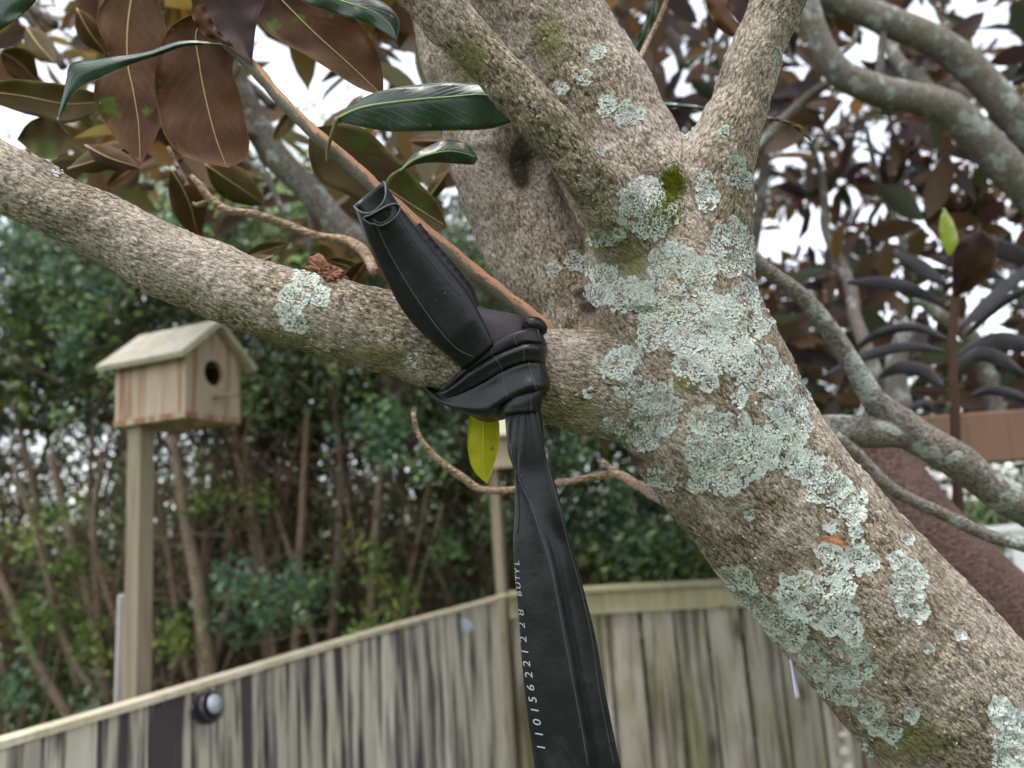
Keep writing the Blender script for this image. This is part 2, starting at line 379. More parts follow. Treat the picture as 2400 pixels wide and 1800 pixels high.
def wood_mat(name, a, b_, dark, green, streak, knots=.0, greenamt=.5):
    m, nt, b = newmat(name)
    oc = nd(nt, 'ShaderNodeTexCoord').outputs['Object']
    rnd = nd(nt, 'ShaderNodeObjectInfo').outputs['Random']
    off = nd(nt, 'ShaderNodeCombineXYZ', {0: mth(nt, 'MULTIPLY', rnd, 37.0), 1: mth(nt, 'MULTIPLY', rnd, 11.0), 2: mth(nt, 'MULTIPLY', rnd, 53.0)}).outputs[0]
    co = nd(nt, 'ShaderNodeVectorMath', {0: oc, 1: off}, operation='ADD').outputs[0]
    g1 = noise(nt, mapv(nt, co, (1, 1, .06)), 90, 4, .6, .3)
    g2 = noise(nt, mapv(nt, co, (1, 1, .055)), 30, 4, .6, .3)
    g3 = noise(nt, mapv(nt, co, (1, 1, .3)), 9, 4, .6)
    col = mix(nt, g1, a, b_)
    rv = nd(nt, 'ShaderNodeVectorMath', {0: col}, operation='SCALE'); nt.links.new(mth(nt, 'ADD', .74, mth(nt, 'MULTIPLY', mth(nt, 'FRACT', mth(nt, 'MULTIPLY', rnd, 17.3)), .5)), rv.inputs['Scale'])
    col = rv.outputs[0]
    col = mix(nt, mth(nt, 'MULTIPLY', ramp(nt, g3, [(.45, (0, 0, 0)), (.62, (1, 1, 1))]), greenamt), col, green)
    lv = mth(nt, 'ADD', g2, mth(nt, 'MULTIPLY', mth(nt, 'SUBTRACT', rnd, .5), .09))
    col = mix(nt, mth(nt, 'MULTIPLY', ramp(nt, lv, [(.462, (0, 0, 0)), (.60, (1, 1, 1))]), streak), col, dark)
    if knots:
        vo = nd(nt, 'ShaderNodeTexVoronoi', {'Vector': mapv(nt, co, (1, 1, .35)), 'Scale': 7.5}, feature='F1').outputs['Distance']
        col = mix(nt, mth(nt, 'MULTIPLY', ramp(nt, vo, [(.08, (1, 1, 1)), (.20, (0, 0, 0))]), knots), col, dark)
    nt.links.new(col, b.inputs['Base Color']); b.inputs['Roughness'].default_value = .85; b.inputs['Specular IOR Level'].default_value = .2
    nt.links.new(nd(nt, 'ShaderNodeBump', {'Height': g1, 'Strength': .5, 'Distance': .003}).outputs[0], b.inputs['Normal'])
    return m
M_palL = wood_mat('weathered_paling', (.38, .335, .265), (.60, .55, .475), (.045, .031, .04), (.31, .27, .15), .95, .4, .35)
M_palR = wood_mat('pale_paling', (.25, .21, .165), (.42, .375, .315), (.05, .038, .03), (.17, .165, .05), .75, .9, .65)
M_cap = wood_mat('fence_cap', (.42, .36, .26), (.56, .49, .37), (.2, .16, .10), (.36, .34, .17), .25)
M_capR = wood_mat('fence_cap_green', (.25, .225, .13), (.35, .315, .2), (.11, .09, .05), (.2, .195, .08), .3)
M_bird = wood_mat('birdhouse_cedar', (.31, .24, .175), (.43, .345, .26), (.22, .10, .045), (.27, .22, .14), .85, .6, .4)
M_birdroof = wood_mat('birdhouse_roof', (.36, .33, .265), (.54, .50, .43), (.25, .2, .12), (.36, .35, .2), .3)
M_post = wood_mat('post_timber', (.25, .205, .14), (.35, .295, .21), (.14, .105, .07), (.21, .19, .11), .55)
M_beam = wood_mat('stained_beam', (.115, .064, .042), (.16, .092, .062), (.07, .042, .028), (.12, .08, .045), .5)
M_greywood = plain('grey_batten', (.42, .37, .36), .8, .2)
M_blackpl = plain('black_plastic', (.012, .012, .014), .22, .5)
M_silver = plain('silver_highlight', (.30, .33, .37), .2, .8)
M_white = plain('white_paint', (.78, .78, .78), .5, .4, .04)
M_tag = plain('lilac_white_plastic', (.66, .64, .80), .4, .5, .05)
M_deadwood = plain('rusty_dead_wood', (.20, .09, .055), .9, .2, .6, 220)
M_moss = plain('moss', (.15, .17, .015), .9, .1, .5, 300)
M_ground = plain('lawn', (.06, .085, .03), .95, .1, .5, 6)

# ------------------------------------------------------------------ ground
g = MB(); g.grid(np.array([[[x, y, 0] for x in (-150, -20, 20, 150)] for y in (-150, -20, 20, 150)], dtype=float))
g.build('ground', M_ground, None, True, kind='structure')

# ================================================================== THE MAIN TREE
tree_base = Vector((1.55, 0.62, 0.0))
TREE = thing('magnolia_tree', tree_base, 'lichen-spotted grey-brown tree with thick leaning trunk forking in the middle', 'tree')
def node(px, py, d, rpx): 
    p = P(px, py, d); return (p.x, p.y, p.z, rpx * d / F)
trunk_low = [(tree_base.x, tree_base.y, -.05, .13), (1.28, .63, .45, .105), (.95, .645, .98, .092)]
LIMBS = [
    trunk_low + [node(*q) for q in [(2400, 1862, .655, 233), (2290, 1740, .66, 226), (2145, 1561, .66, 219), (1919, 1302, .665, 207), (1755, 1105, .67, 207), (1657, 953, .675, 226), (1595, 810, .68, 212), (1562, 660, .685, 190), (1535, 540, .695, 165)]],
    # thick upper limb
    [node(*q) for q in [(1600, 720, .69, 175), (1535, 540, .70, 160), (1460, 390, .715, 150), (1385, 250, .73, 148), (1300, 110, .745, 146), (1232, 0, .755, 146), (1150, -160, .77, 140), (1060, -330, .79, 130)]],
    # slimmer limb in front of it
    [node(*q) for q in [(1560, 660, .68, 120), (1490, 545, .65, 100), (1430, 470, .622, 76), (1365, 393, .60, 60), (1290, 300, .592, 58), (1215, 215, .588, 59), (1130, 125, .588, 63), (1050, 42, .588, 69), (980, -55, .59, 72), (900, -190, .60, 70), (800, -330, .62, 66)]],
    # right limb
    [node(*q) for q in [(1620, 640, .68, 150), (1648, 480, .68, 116), (1690, 350, .68, 88), (1735, 230, .685, 73), (1778, 110, .69, 65), (1822, 0, .695, 65), (1858, -120, .70, 64), (1890, -260, .71, 62)]],
    # left limb
    [node(*q) for q in [(1600, 890, .68, 150), (1440, 900, .665, 140), (1300, 888, .65, 113), (1140, 842, .64, 99), (960, 797, .632, 97), (800, 751, .626, 95), (630, 703, .622, 91), (450, 637, .618, 87), (230, 525, .614, 84), (0, 417, .61, 81), (-170, 330, .61, 75), (-420, 190, .62, 72)]],
    # shaded limb behind
    [node(*q) for q in [(1520, 830, .72, 120), (1400, 760, .74, 115), (1315, 655, .765, 122), (1243, 532, .79, 130), (1188, 396, .81, 128), (1142, 248, .83, 125), (1098, 110, .845, 118), (1060, -60, .86, 108), (1030, -260, .89, 100)]],
]
RES = []
mb = MB()
for L in LIMBS:
    A = catmull(np.array(L), 60)
    # rounded ends
    RES.append(A)
    mb.tube(A[:, :3], A[:, 3], 24)
# swollen collar on the left limb where a dead stub sits
stub_c = np.array(P(752, 655, .622)); 
mb.tube(np.array([P(752, 700, .622), P(750, 672, .62), P(750, 655, .619)]), [.02, .017, .008], 16)
base_me = mesh_from('trunk_cage', np.vstack(mb.v), mb.f)
tmp = bpy.data.objects.new('trunk_cage', base_me); COL.objects.link(tmp)
rm = tmp.modifiers.new('r', 'REMESH'); rm.mode = 'VOXEL'; rm.voxel_size = .0026
sm = tmp.modifiers.new('s', 'SMOOTH'); sm.factor = .5; sm.iterations = 36
dg = bpy.context.evaluated_depsgraph_get()
me = bpy.data.meshes.new_from_object(tmp.evaluated_get(dg))
bpy.data.objects.remove(tmp); me.name = 'trunk'
n = len(me.vertices)
V = np.empty(n * 3); me.vertices.foreach_get('co', V); V = V.reshape(-1, 3)
NV = np.empty(n * 3); me.vertices.foreach_get('normal', NV); NV = NV.reshape(-1, 3)
# bark coordinates: along the nearest limb and round it
best = np.full(n, 1e9); BK = np.zeros((n, 3)); VOX = 0
for li, A in enumerate(RES):
    S = np.concatenate([[0], np.cumsum(np.linalg.norm(np.diff(A[:, :3], axis=0), axis=1))])
    for k in range(len(A) - 1):
        a, b_ = A[k, :3], A[k + 1, :3]; ab = b_ - a
        t = np.clip(((V - a) @ ab) / (ab @ ab), 0, 1); c = a + t[:, None] * ab
        rr = A[k, 3] * (1 - t) + A[k + 1, 3] * t
        dd = np.linalg.norm(V - c, axis=1); sc = dd - rr
        w = sc < best
        T = A[-8, :3] - A[12 if li else 30, :3]; T /= np.linalg.norm(T); u = np.cross(T, np.array(FW)); u /= np.linalg.norm(u); q = np.cross(T, u)
        BK[w] = np.stack([V[w] @ T, V[w] @ u, V[w] @ q], 1) + li * 1.37
        best[w] = sc[w]
# relief
lump = fbm(V * 16, 3, 3) * .0030 + fbm(V * 45, 3, 9) * .0014
bks = BK * np.array([.65, 1.2, 1.2])
fl = fbm(bks * 280, 3, 20)
ridge = np.abs(vnoise(bks * 150, 40))
rough_ = np.clip(.75 + .9 * vnoise(V * 9, 51) + .3 * vnoise(V * 30, 52), .25, 1.6)
disp = lump + rough_ * fl * .0007 - np.clip(.12 - np.abs(vnoise(BK * np.array([95, 22, 22]), 47)), 0, 1) * .006 * np.clip(vnoise(V * 14, 53) + .2, 0, 1) - np.clip(.22 - ridge, 0, 1) * .0022 * rough_
px, py, dep = proj(V)
facing = (NV @ np.array(FW)) < .25
def blob(cx, cy, rx, ry=None):
    ry = ry or rx
    return np.clip(1.25 - np.sqrt(((px - cx) / rx) ** 2 + ((py - cy) / ry) ** 2) * .75, 0, 1) * (facing & (dep < 1.0))
tint = np.zeros((n, 4)); tint[:, 3] = 1
for a in [(1950, 1270, 34, 15), (1975, 1283, 18, 14), (1892, 1462, 18, 10)]:
    tint[:, 0] = np.maximum(tint[:, 0], blob(*a) * (1 if a[0] == 1950 else .72))
for a in [(1575, 440, 45, 60), (1560, 520, 60, 45), (1230, 905, 120, 40), (880, 830, 110, 30), (640, 790, 120, 30), (1600, 900, 60, 25), (1480, 620, 70, 50), (1340, 960, 90, 40), (1100, 140, 60, 70), (1290, 90, 50, 90), (2150, 1740, 120, 60), (1500, 790, 40, 20), (1400, 560, 60, 50)]:
    tint[:, 1] = np.maximum(tint[:, 1], blob(*a) * .64)
for a in [(1505, 728, 34, 9), (1365, 690, 20, 14), (1222, 372, 34, 56), (1465, 1080, 45, 20), (1380, 720, 26, 14)]:  # dark wood; the hollow's mark also paints in shade under its lip
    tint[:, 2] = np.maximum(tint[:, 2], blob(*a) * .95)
# healed hollow on the shaded limb, and the sunken bark seam at the fork
disp = disp - np.clip(blob(1222, 376, 42, 62), 0, .8) * .024 * (dep > .70)
disp = disp + np.clip(blob(1190, 330, 75, 30), 0, .6) * .010 * (dep > .70) * (py < 350)
disp = disp - blob(1505, 728, 34, 9) * .006
V2 = V + NV * disp[:, None]
me.vertices.foreach_set('co', V2.ravel())
at = me.attributes.new('bk', 'FLOAT_VECTOR', 'POINT'); at.data.foreach_set('vector', BK.ravel())
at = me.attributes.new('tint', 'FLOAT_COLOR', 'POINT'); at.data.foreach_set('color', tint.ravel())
me.polygons.foreach_set('use_smooth', np.ones(len(me.polygons), dtype=bool))
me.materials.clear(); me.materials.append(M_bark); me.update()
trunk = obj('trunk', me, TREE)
print('trunk verts', n)
PO = [tuple(p.vertices) for p in me.polygons]
BVT = BVHTree.FromPolygons([tuple(v) for v in V2], PO)
def hit(bv, x, y):
    r = bv.ray_cast(CAM, ray(x, y)); return r[0], r[1]

# ---- lichen: small lobed flakes lying on the bark, one part per patch
PATCHES = [
 [(1500, 470, 55), (1535, 505, 50), (1500, 520, 35), (1470, 500, 25)],
 [(1650, 430, 24), (1655, 470, 28)], [(1723, 398, 30), (1745, 420, 22)],
 [(1690, 560, 35), (1725, 555, 42), (1740, 600, 42), (1715, 620, 35), (1760, 570, 25)],
 [(1555, 620, 40), (1600, 615, 45), (1640, 640, 40), (1580, 660, 50), (1625, 680, 50), (1540, 700, 50), (1590, 730, 60), (1540, 765, 48), (1520, 790, 35), (1640, 720, 55), (1600, 790, 45), (1660, 770, 55)],
 [(1345, 610, 22), (1380, 620, 25), (1420, 650, 35), (1400, 690, 30), (1450, 690, 40), (1490, 690, 40), (1300, 630, 18)],
 [(1700, 740, 50), (1750, 690, 35), (1720, 790, 55), (1690, 830, 50), (1650, 830, 40), (1760, 760, 45), (1800, 740, 22), (1790, 690, 16)],
 [(1750, 860, 55), (1790, 890, 55), (1830, 930, 45), (1860, 960, 40), (1880, 990, 30), (1840, 990, 30), (1890, 920, 22), (1800, 830, 25)],
 [(1600, 860, 26), (1640, 870, 33), (1660, 890, 25)],
 [(1450, 855, 38), (1470, 840, 30), (1430, 865, 25)],
 [(1500, 930, 55), (1545, 945, 50), (1510, 985, 50), (1550, 985, 35), (1490, 1010, 40), (1440, 1000, 25), (1530, 1030, 25)],
 [(1730, 935, 20)],
 [(1650, 990, 35), (1680, 1000, 40), (1720, 1020, 45), (1640, 1050, 38), (1690, 1060, 60), (1740, 1070, 50), (1660, 1100, 48), (1710, 1110, 48), (1780, 1060, 50), (1640, 1130, 26)],
 [(1820, 1000, 35), (1850, 1030, 35), (1810, 1060, 40), (1850, 1080, 35)],
 [(1880, 1080, 35), (1900, 1105, 40), (1940, 1120, 40), (1960, 1150, 45), (1990, 1180, 38), (2005, 1210, 25), (1920, 1150, 35)],
 [(715, 640, 25), (720, 665, 32), (745, 690, 25), (690, 700, 32), (680, 735, 32), (700, 760, 20), (675, 755, 15)],
 [(1757, 1205, 13)], [(1948, 1230, 17)], [(2005, 1250, 14), (2010, 1270, 13)],
 [(1940, 1300, 25), (1960, 1320, 30), (2010, 1310, 28), (2040, 1320, 25), (1950, 1345, 28), (2000, 1335, 20)],
 [(1850, 1380, 30), (1880, 1370, 30), (1860, 1410, 35), (1900, 1420, 40), (1940, 1380, 35), (1980, 1375, 30), (1960, 1420, 35), (1990, 1440, 25), (1920, 1450, 25)],
 [(2110, 1310, 22), (2130, 1330, 25), (2120, 1370, 32), (2150, 1360, 28), (2140, 1400, 30), (2150, 1430, 28), (2130, 1420, 25), (2100, 1390, 20)],
 [(1710, 1355, 28), (1740, 1360, 30), (1760, 1375, 20), (1740, 1400, 25), (1770, 1420, 30), (1800, 1440, 32), (1830, 1460, 35), (1850, 1490, 35), (1870, 1480, 25)],
 [(1950, 1470, 30), (1990, 1480, 30), (2000, 1500, 20)],
 [(1890, 1530, 30), (1930, 1540, 25), (1960, 1530, 20), (2010, 1530, 28), (2030, 1560, 28), (1990, 1580, 30), (1950, 1580, 25), (1920, 1570, 25)],
 [(1930, 1610, 20), (1970, 1630, 25), (1995, 1640, 15)],
 [(2040, 1670, 28), (2060, 1700, 25), (2090, 1720, 20)], [(2135, 1675, 18)],
 [(2340, 1660, 25), (2360, 1690, 30), (2380, 1730, 45), (2370, 1770, 45), (2400, 1700, 40), (2350, 1740, 25), (2420, 1770, 40)],
 [(2127, 1262, 18)], [(2250, 1487, 14)], [(2020, 1745, 18), (2035, 1765, 12)],
 [(1404, 123, 20)], [(1368, 182, 22)], [(1316, 206, 16)], [(1424, 245, 22), (1415, 262, 14)], [(1475, 270, 32), (1490, 275, 25)], [(1415, 348, 18)],
 [(1400, 560, 22), (1430, 558, 20), (1450, 550, 15)], [(1615, 312, 15)], [(1697, 310, 14)],
 [(963, 838, 18)], [(137, 402, 12)], [(1380, 920, 14)], [(1535, 1115, 24), (1560, 1125, 24)], [(1410, 1045, 22)], [(2175, 1520, 10)], [(1835, 160, 26), (1828, 125, 18)],
]
DIM = {0: .95, 2: .8, 22: .80, 24: .9, 25: .85, 26: .9, 46: .75, 47: .75, 5: .95}
def lobe(p, nrm, dirv, size, lift):
    s = nrm.cross(dirv).normalized(); d = s.cross(nrm).normalized()
    out = [p + nrm * .0002 - d * size * .35]
    k = 7
    for j in range(k):
        a = -1.15 + 2.3 * j / (k - 1)
        r = size * (1 + .22 * math.cos(j * math.pi)) * random.uniform(.85, 1.1)
        z = lift * size * (.55 + .35 * math.cos(a * 1.3)) + random.uniform(-.1, .1) * size
        out.append(p + d * (r * math.cos(a) - size * .2) + s * (r * math.sin(a)) + nrm * (z + .0004))
    return out, [(0, j + 1, j + 2) for j in range(k - 1)]
for pi, circ in enumerate(PATCHES):
    xs = [c[0] for c in circ]; ys = [c[1] for c in circ]; rs = max(c[2] for c in circ)
    x0, x1, y0, y1 = min(xs) - rs * 1.3, max(xs) + rs * 1.3, min(ys) - rs * 1.3, max(ys) + rs * 1.3
    step = 3.5
    gx, gy = np.meshgrid(np.arange(x0, x1, step), np.arange(y0, y1, step))
    gx = gx.ravel() + rng.uniform(-2.5, 2.5, gx.size); gy = gy.ravel() + rng.uniform(-2.5, 2.5, gy.size)
    pts = np.stack([gx, gy, np.full(gx.size, pi * 3.3)], 1)
    wob = 1 + .30 * fbm(pts * [.035, .035, 1], 3, 60) + .16 * vnoise(pts * [.11, .11, 1], 71)
    ins = np.zeros(gx.size)
    for cx, cy_, r in circ:
        ins = np.maximum(ins, r * .96 * wob - np.hypot(gx - cx, gy - cy_))
    holes = vnoise(pts * [.05, .05, 1], 90) + .5 * vnoise(pts * [.12, .12, 1], 95)
    keep = (ins > 0) & (holes > -.60)
    cxm, cym = np.mean(xs), np.mean(ys)
    Vs, Fs, Cs = [], [], []
    hue = random.random(); dim = DIM.get(pi, 1.0)
    for x, y, iv in zip(gx[keep], gy[keep], ins[keep]):
        loc, nr = hit(BVT, x, y)
        if loc is None or (loc - CAM).length > .95: continue
        c = -nr.dot(ray(x, y))
        if c < .05 or random.random() > .62 / max(c, .2): continue
        # lobes point outward from the nearest circle centre
        q = min(circ, key=lambda k: math.hypot(k[0] - x, k[1] - y) / k[2])
        dv = RT * (x - q[0]) - UP * (y - q[1])
        dv = dv.normalized() if dv.length > 1e-6 else RT.copy()
        rimf = max(0.0, 1 - iv / 14.0)
        dv = Quaternion(nr, random.gauss(0, .95 - .55 * rimf)) @ dv
        size = random.uniform(.0009, .0017) * (1 + .5 * rimf)
        vv, ff = lobe(loc, nr, dv, size, random.uniform(.06, .42) * (1 - .5 * rimf))
        b0 = len(Vs); Vs += vv; Fs += [tuple(i + b0 for i in f) for f in ff]
        g0 = random.uniform(.68, .98) * dim * (.92 + .12 * math.sin(hue * 77))
        yel = .5 + .5 * math.sin(x * .012 + y * .019 + pi)
        inn_ = min(1.0, iv / 38.0); tone_ = .5 + .5 * math.sin(hue * 40)
        rimc = np.array([.56, .605, .545]) * (1 - .10 * tone_); cenc = np.array([.53, .575, .43]) * (1 - yel) + np.array([.47, .53, .455]) * yel
        base = rimc * (1 - inn_) + cenc * inn_
        if random.random() < .05: base = base * .55
        if dim < .93: base = base * np.array([.92, .98, .88])
        Cs += [tuple(base * g0 * .7) + (1,)] + [tuple(np.clip(base * g0, 0, 1)) + (1,)] * (len(vv) - 1)
    if not Vs: continue
    me = mesh_from('lichen_patch', Vs, Fs, [M_lichen], smooth=False)
    me.color_attributes.new('tone', 'FLOAT_COLOR', 'POINT').data.foreach_set('color', np.array(Cs).ravel())
    obj('lichen_patch', me, trunk, kind='stuff')

# ---- loose chips of bark standing off the trunk and limbs
FR_ = np.random.default_rng(5); Vs, Fs, Cs = [], [], []
for x, y in zip(FR_.uniform(-20, 2420, 11000), FR_.uniform(-20, 1820, 11000)):
    loc, nr = hit(BVT, x, y)
    if loc is None or (loc - CAM).length > 1.0: continue
    if vnoise(np.array([[x * .013, y * .013, 2.0]]), 17)[0] < -.15 and random.random() < .7: continue
    dv = Quaternion(nr, random.uniform(0, 6.28)) @ nr.orthogonal().normalized()
    vv, ff = lobe(loc - nr * .0003, nr, dv, random.uniform(.0006, .0016), random.uniform(.1, .9))
    b0 = len(Vs); Vs += vv; Fs += [tuple(i + b0 for i in f) for f in ff]
    c = np.array(random.choice([(.46, .37, .25), (.36, .27, .18), (.52, .44, .30), (.26, .18, .11), (.42, .33, .17)])) * random.uniform(.75, 1.15)
    Cs += [tuple(c * .7) + (1,)] + [tuple(c) + (1,)] * (len(vv) - 1)
me = mesh_from('bark_flakes', Vs, Fs, [M_chip], smooth=False)
me.color_attributes.new('tone', 'FLOAT_COLOR', 'POINT').data.foreach_set('color', np.array(Cs).ravel())
obj('bark_flakes', me, trunk, kind='stuff')

# ---- moss cushion, dead stub
mo = MB()
for k in range(1300):
    x, y = (random.gauss(1577, 14), random.gauss(430, 17)) if random.random() < .7 else (random.gauss(1562, 22), random.gauss(495, 30))
    loc, nr = hit(BVT, x, y)
    if loc is None: continue
    d = (nr + Vector((random.uniform(-.6, .6), random.uniform(-.6, .6), random.uniform(-.2, .8)))).normalized()
    s = d.cross(Vector((random.random(), random.random(), random.random()))).normalized() * .0007
    L = random.uniform(.0012, .0034)
    mo.add([loc - s, loc + s, loc + d * L * .6 + s * .7, loc + d * L], [(0, 1, 2), (0, 2, 3)])
mo.build('moss', M_moss, trunk, False, kind='stuff')
bm = bmesh.new(); bmesh.ops.create_icosphere(bm, subdivisions=4, radius=1)
vv = np.array([v.co for v in bm.verts])
rr = .95 + .55 * fbm(vv * 2.0, 4, 5) + .45 * np.abs(vnoise(vv * 7, 8)) - .25
ctr = np.array(P(766, 644, .616))
for v, q, r in zip(bm.verts, vv, rr):
    w = q * r * np.array([1.0, 1.0, 1.0])
    v.co = Vector(ctr) + RT * (w[0] * .0125 + w[1] * -.004) + UP * (w[1] * .0105 - w[0] * .003) + FW * (w[2] * .011)
sm_ = bpy.data.meshes.new('dead_stub'); bm.to_mesh(sm_); bm.free(); sm_.materials.append(M_deadwood)
obj('dead_stub', sm_, trunk, label='crumbly rust-brown dead stub')

# ---- thin orange-peeling stem and twigs of the same tree
def limb_part(name, pts, mat, parent, seg=10, lump=.06, n=40, wob=.14, **props):
    """pts: (px,py,depth,halfwidth px)"""
    A = catmull(np.array([node(*p) for p in pts]), n)
    A[:, :3] += np.stack([fbm(A[:, :3] * (.22 / A[:, 3].mean()) + k * 9, 2, k) for k in range(3)], 1) * A[:, 3:4] * wob
    r = A[:, 3] * (1 + lump * fbm(A[:, :3] * (.45 / A[:, 3].mean()), 2, 77))
    m = MB(); m.tube(A[:, :3], r, seg); o = m.build(name, mat, parent, **props)
    return o, A
STEM, A = limb_part('stem', [(1290, 790, .66, 24), (1267, 762, .655, 19), (1180, 690, .655, 17), (1107, 632, .658, 18), (1053, 588, .66, 17), (974, 523, .665, 18), (880, 437, .67, 16), (800, 366, .672, 16), (723, 300, .675, 15), (651, 224, .68, 14), (593, 155, .685, 15), (535, 105, .69, 13), (500, 40, .70, 12), (470, -40, .71, 12), (420, -150, .73, 11)], M_stem, TREE, 14, .12, 90)
me = STEM.data; nn = len(me.vertices)
V = np.array([v.co for v in me.vertices])
cx = np.repeat(A[:, :3], 14, axis=0); rel = V - cx; rel /= np.linalg.norm(rel, axis=1)[:, None]
T = np.gradient(A[:, :3], axis=0); T = np.repeat(T / np.linalg.norm(T, axis=1)[:, None], 14, axis=0)
side = rel @ np.array(RT * .8 + UP * .75)            # peeled along its upper side
side = side * .6 + .33 + .14 * np.repeat(np.linspace(1, -1, 90), 14)
S = np.repeat(np.linspace(0, 1, 90) * .42, 14)
me.attributes.new('side', 'FLOAT', 'POINT').data.foreach_set('value', side)
me.attributes.new('bk', 'FLOAT_VECTOR', 'POINT').data.foreach_set('vector', np.stack([S, np.arctan2(rel @ np.array(UP), rel @ np.array(FW)) * .007, S * 0], 1).ravel())
limb_part('twig', [(1560, 1175, .70, 14.0), (1500, 1140, .80, 11.7), (1445, 1112, .86, 10.1), (1380, 1120, .88, 8.6), (1300, 1135, .89, 8.6), (1210, 1148, .90, 8.6), (1130, 1147, .90, 8.6), (1085, 1118, .90, 9.4), (1050, 1095, .90, 7.8), (1010, 1060, .90, 7.0), (980, 1020, .90, 6.2), (968, 965, .90, 4.7)], M_twig, TREE)
limb_part('twig', [(1470, 1125, .84, 7.8), (1440, 1105, .86, 7.8), (1420, 1088, .87, 5.5), (1412, 1078, .87, 3.9)], M_twig, TREE, n=12)
limb_part('twig', [(880, 640, .76, 12.5), (850, 585, .80, 12.5), (807, 562, .83, 10.1), (753, 555, .84, 9.4), (671, 525, .85, 9.4), (603, 503, .85, 9.4), (536, 494, .85, 10.1), (490, 463, .85, 9.4), (465, 430, .85, 7.8), (447, 412, .85, 5.5)], M_twig, TREE)
limb_part('twig', [(490, 470, .85, 6.2), (462, 480, .86, 5.5), (452, 475, .86, 3.9)], M_twig, TREE, n=10)
limb_part('twig', [(440, 440, .88, 6.2), (425, 410, .88, 6.2), (405, 370, .88, 6.2), (395, 345, .88, 4.7)], M_stem if False else M_barkthin, TREE, n=14)

limb_part('twig', [(1470, 190, .76, 7), (1512, 110, .86, 6), (1560, 10, .86, 5), (1575, -60, .85, 4)], M_twig, TREE, n=14)
limb_part('twig', [(1745, 262, .70, 7), (1780, 274, .74, 5), (1806, 277, .76, 3)], M_twig, TREE, n=8)

# ---- traced foreground leaves
LEAFN = [0]
def leaf(left, right, d, mat_face, mat_back, rib, mid=None, bulge=.006, parent=TREE, nl=26, nc=10, spots=(), wave=.003, ribw=.0011, dd=None, part=True, petiole=None, **props):
    """left/right: blade margins traced base to tip; d = (base depth, tip depth); bulge: midrib nearer (+) or farther (-) than the margins"""
    a = catmull(np.array(left, float), nl); b_ = catmull(np.array(right, float), nl)
    m = catmull(np.array(mid, float), nl) if mid is not None else (a + b_) / 2
    t = np.linspace(0, 1, nl); dep = d[0] * (1 - t) + d[1] * t
    if dd is not None: dep = dep + dd * np.sin(t * math.pi)
    prof = np.sin(np.clip(t, 0, 1) * math.pi) ** .6
    G = np.zeros((nl, nc + 1, 3)); UVs = np.zeros((nl, nc + 1, 2))
    PX = np.zeros((nl, nc + 1, 2))
    for j in range(nc + 1):
        s = j / nc * 2 - 1
        for k in range(nl):
            q = m[k] * (1 - abs(s)) + (a[k] if s < 0 else b_[k]) * abs(s)
            z = dep[k] - bulge * (1 - abs(s) ** 1.4) * prof[k]
            z += wave * math.sin(k * .9 + (1.7 if s < 0 else 0) + d[0] * 90) * abs(s) ** 2 * prof[k]
            G[k, j] = P(q[0], q[1], z); UVs[k, j] = (j / nc, k / (nl - 1)); PX[k, j] = q
    nrm = np.cross(np.gradient(G, axis=0).reshape(-1, 3), np.gradient(G, axis=1).reshape(-1, 3))
    nrm /= np.linalg.norm(nrm, axis=1)[:, None] + 1e-12
    if (nrm @ np.array(FW)).mean() > 0: nrm = -nrm; flip = True
    else: flip = False
    c = nc + 1
    top = G.reshape(-1, 3); bot = top - nrm * .0004
    rim = [k * c for k in range(nl)] + [(nl - 1) * c + j for j in range(1, c)] + [k * c + nc for k in range(nl - 2, -1, -1)] + [j for j in range(nc - 1, 0, -1)]
    quads = [(i * c + j, i * c + j + 1, (i + 1) * c + j + 1, (i + 1) * c + j) for i in range(nl - 1) for j in range(nc)]
    N0 = len(top)
    F1 = quads if flip else [q[::-1] for q in quads]
    F2 = [tuple(i + N0 for i in q[::-1]) for q in F1]
    F3 = [(rim[k], rim[(k + 1) % len(rim)], rim[(k + 1) % len(rim)] + N0, rim[k] + N0) for k in range(len(rim))]
    me = mesh_from('leaf', np.vstack([top, bot]), F1 + F2 + F3, [mat_face, mat_back], True, [0] * len(F1) + [1] * len(F2) + [0] * len(F3))
    uvl = me.uv_layers.new(name='UVMap'); UU = np.vstack([UVs.reshape(-1, 2)] * 2)
    li = np.empty(len(me.loops), dtype=np.int32); me.loops.foreach_get('vertex_index', li)
    uvl.data.foreach_set('uv', UU[li].ravel())
    sp = np.zeros(N0)
    for (sx, sy, sr) in spots:
        sp = np.maximum(sp, np.clip(1.3 - np.hypot(PX.reshape(-1, 2)[:, 0] - sx, PX.reshape(-1, 2)[:, 1] - sy) / sr, 0, 1))
    me.attributes.new('spot', 'FLOAT', 'POINT').data.foreach_set('value', np.concatenate([sp, sp]))
    o = obj('leaf', me, parent, **props)
    if rib is not None:
        mbk = MB(); pts = G[:, nc // 2] + nrm.reshape(nl, c, 3)[:, nc // 2] * .0002
        mbk.tube(pts, np.linspace(ribw, ribw * .25, nl), 6); mbk.build('midrib', rib, o)
    if petiole is not None:
        pm = MB(); A = catmull(np.array([node(*p) for p in petiole]), 16); pm.tube(A[:, :3], A[:, 3], 8); pm.build('petiole', M_petiole, o)
    return o
LU, LO, LD, LG = M_lunder, M_lolive, M_ldark, M_lgreen
leaf([(300, -60), (232, 20), (232, 70), (252, 112), (232, 160), (220, 215), (235, 270), (280, 335), (328, 382)], [(335, -60), (378, 20), (392, 120), (380, 220), (376, 290), (355, 340), (330, 384)], (.72, .70), LU, LG, M_ribu, [(318, -60), (300, 60), (300, 150), (312, 210), (325, 290), (329, 383)], -.006, spots=[(250, 245, 34), (272, 262, 26), (345, 262, 24)], label='hanging rusty leaf with a bright green blotch')
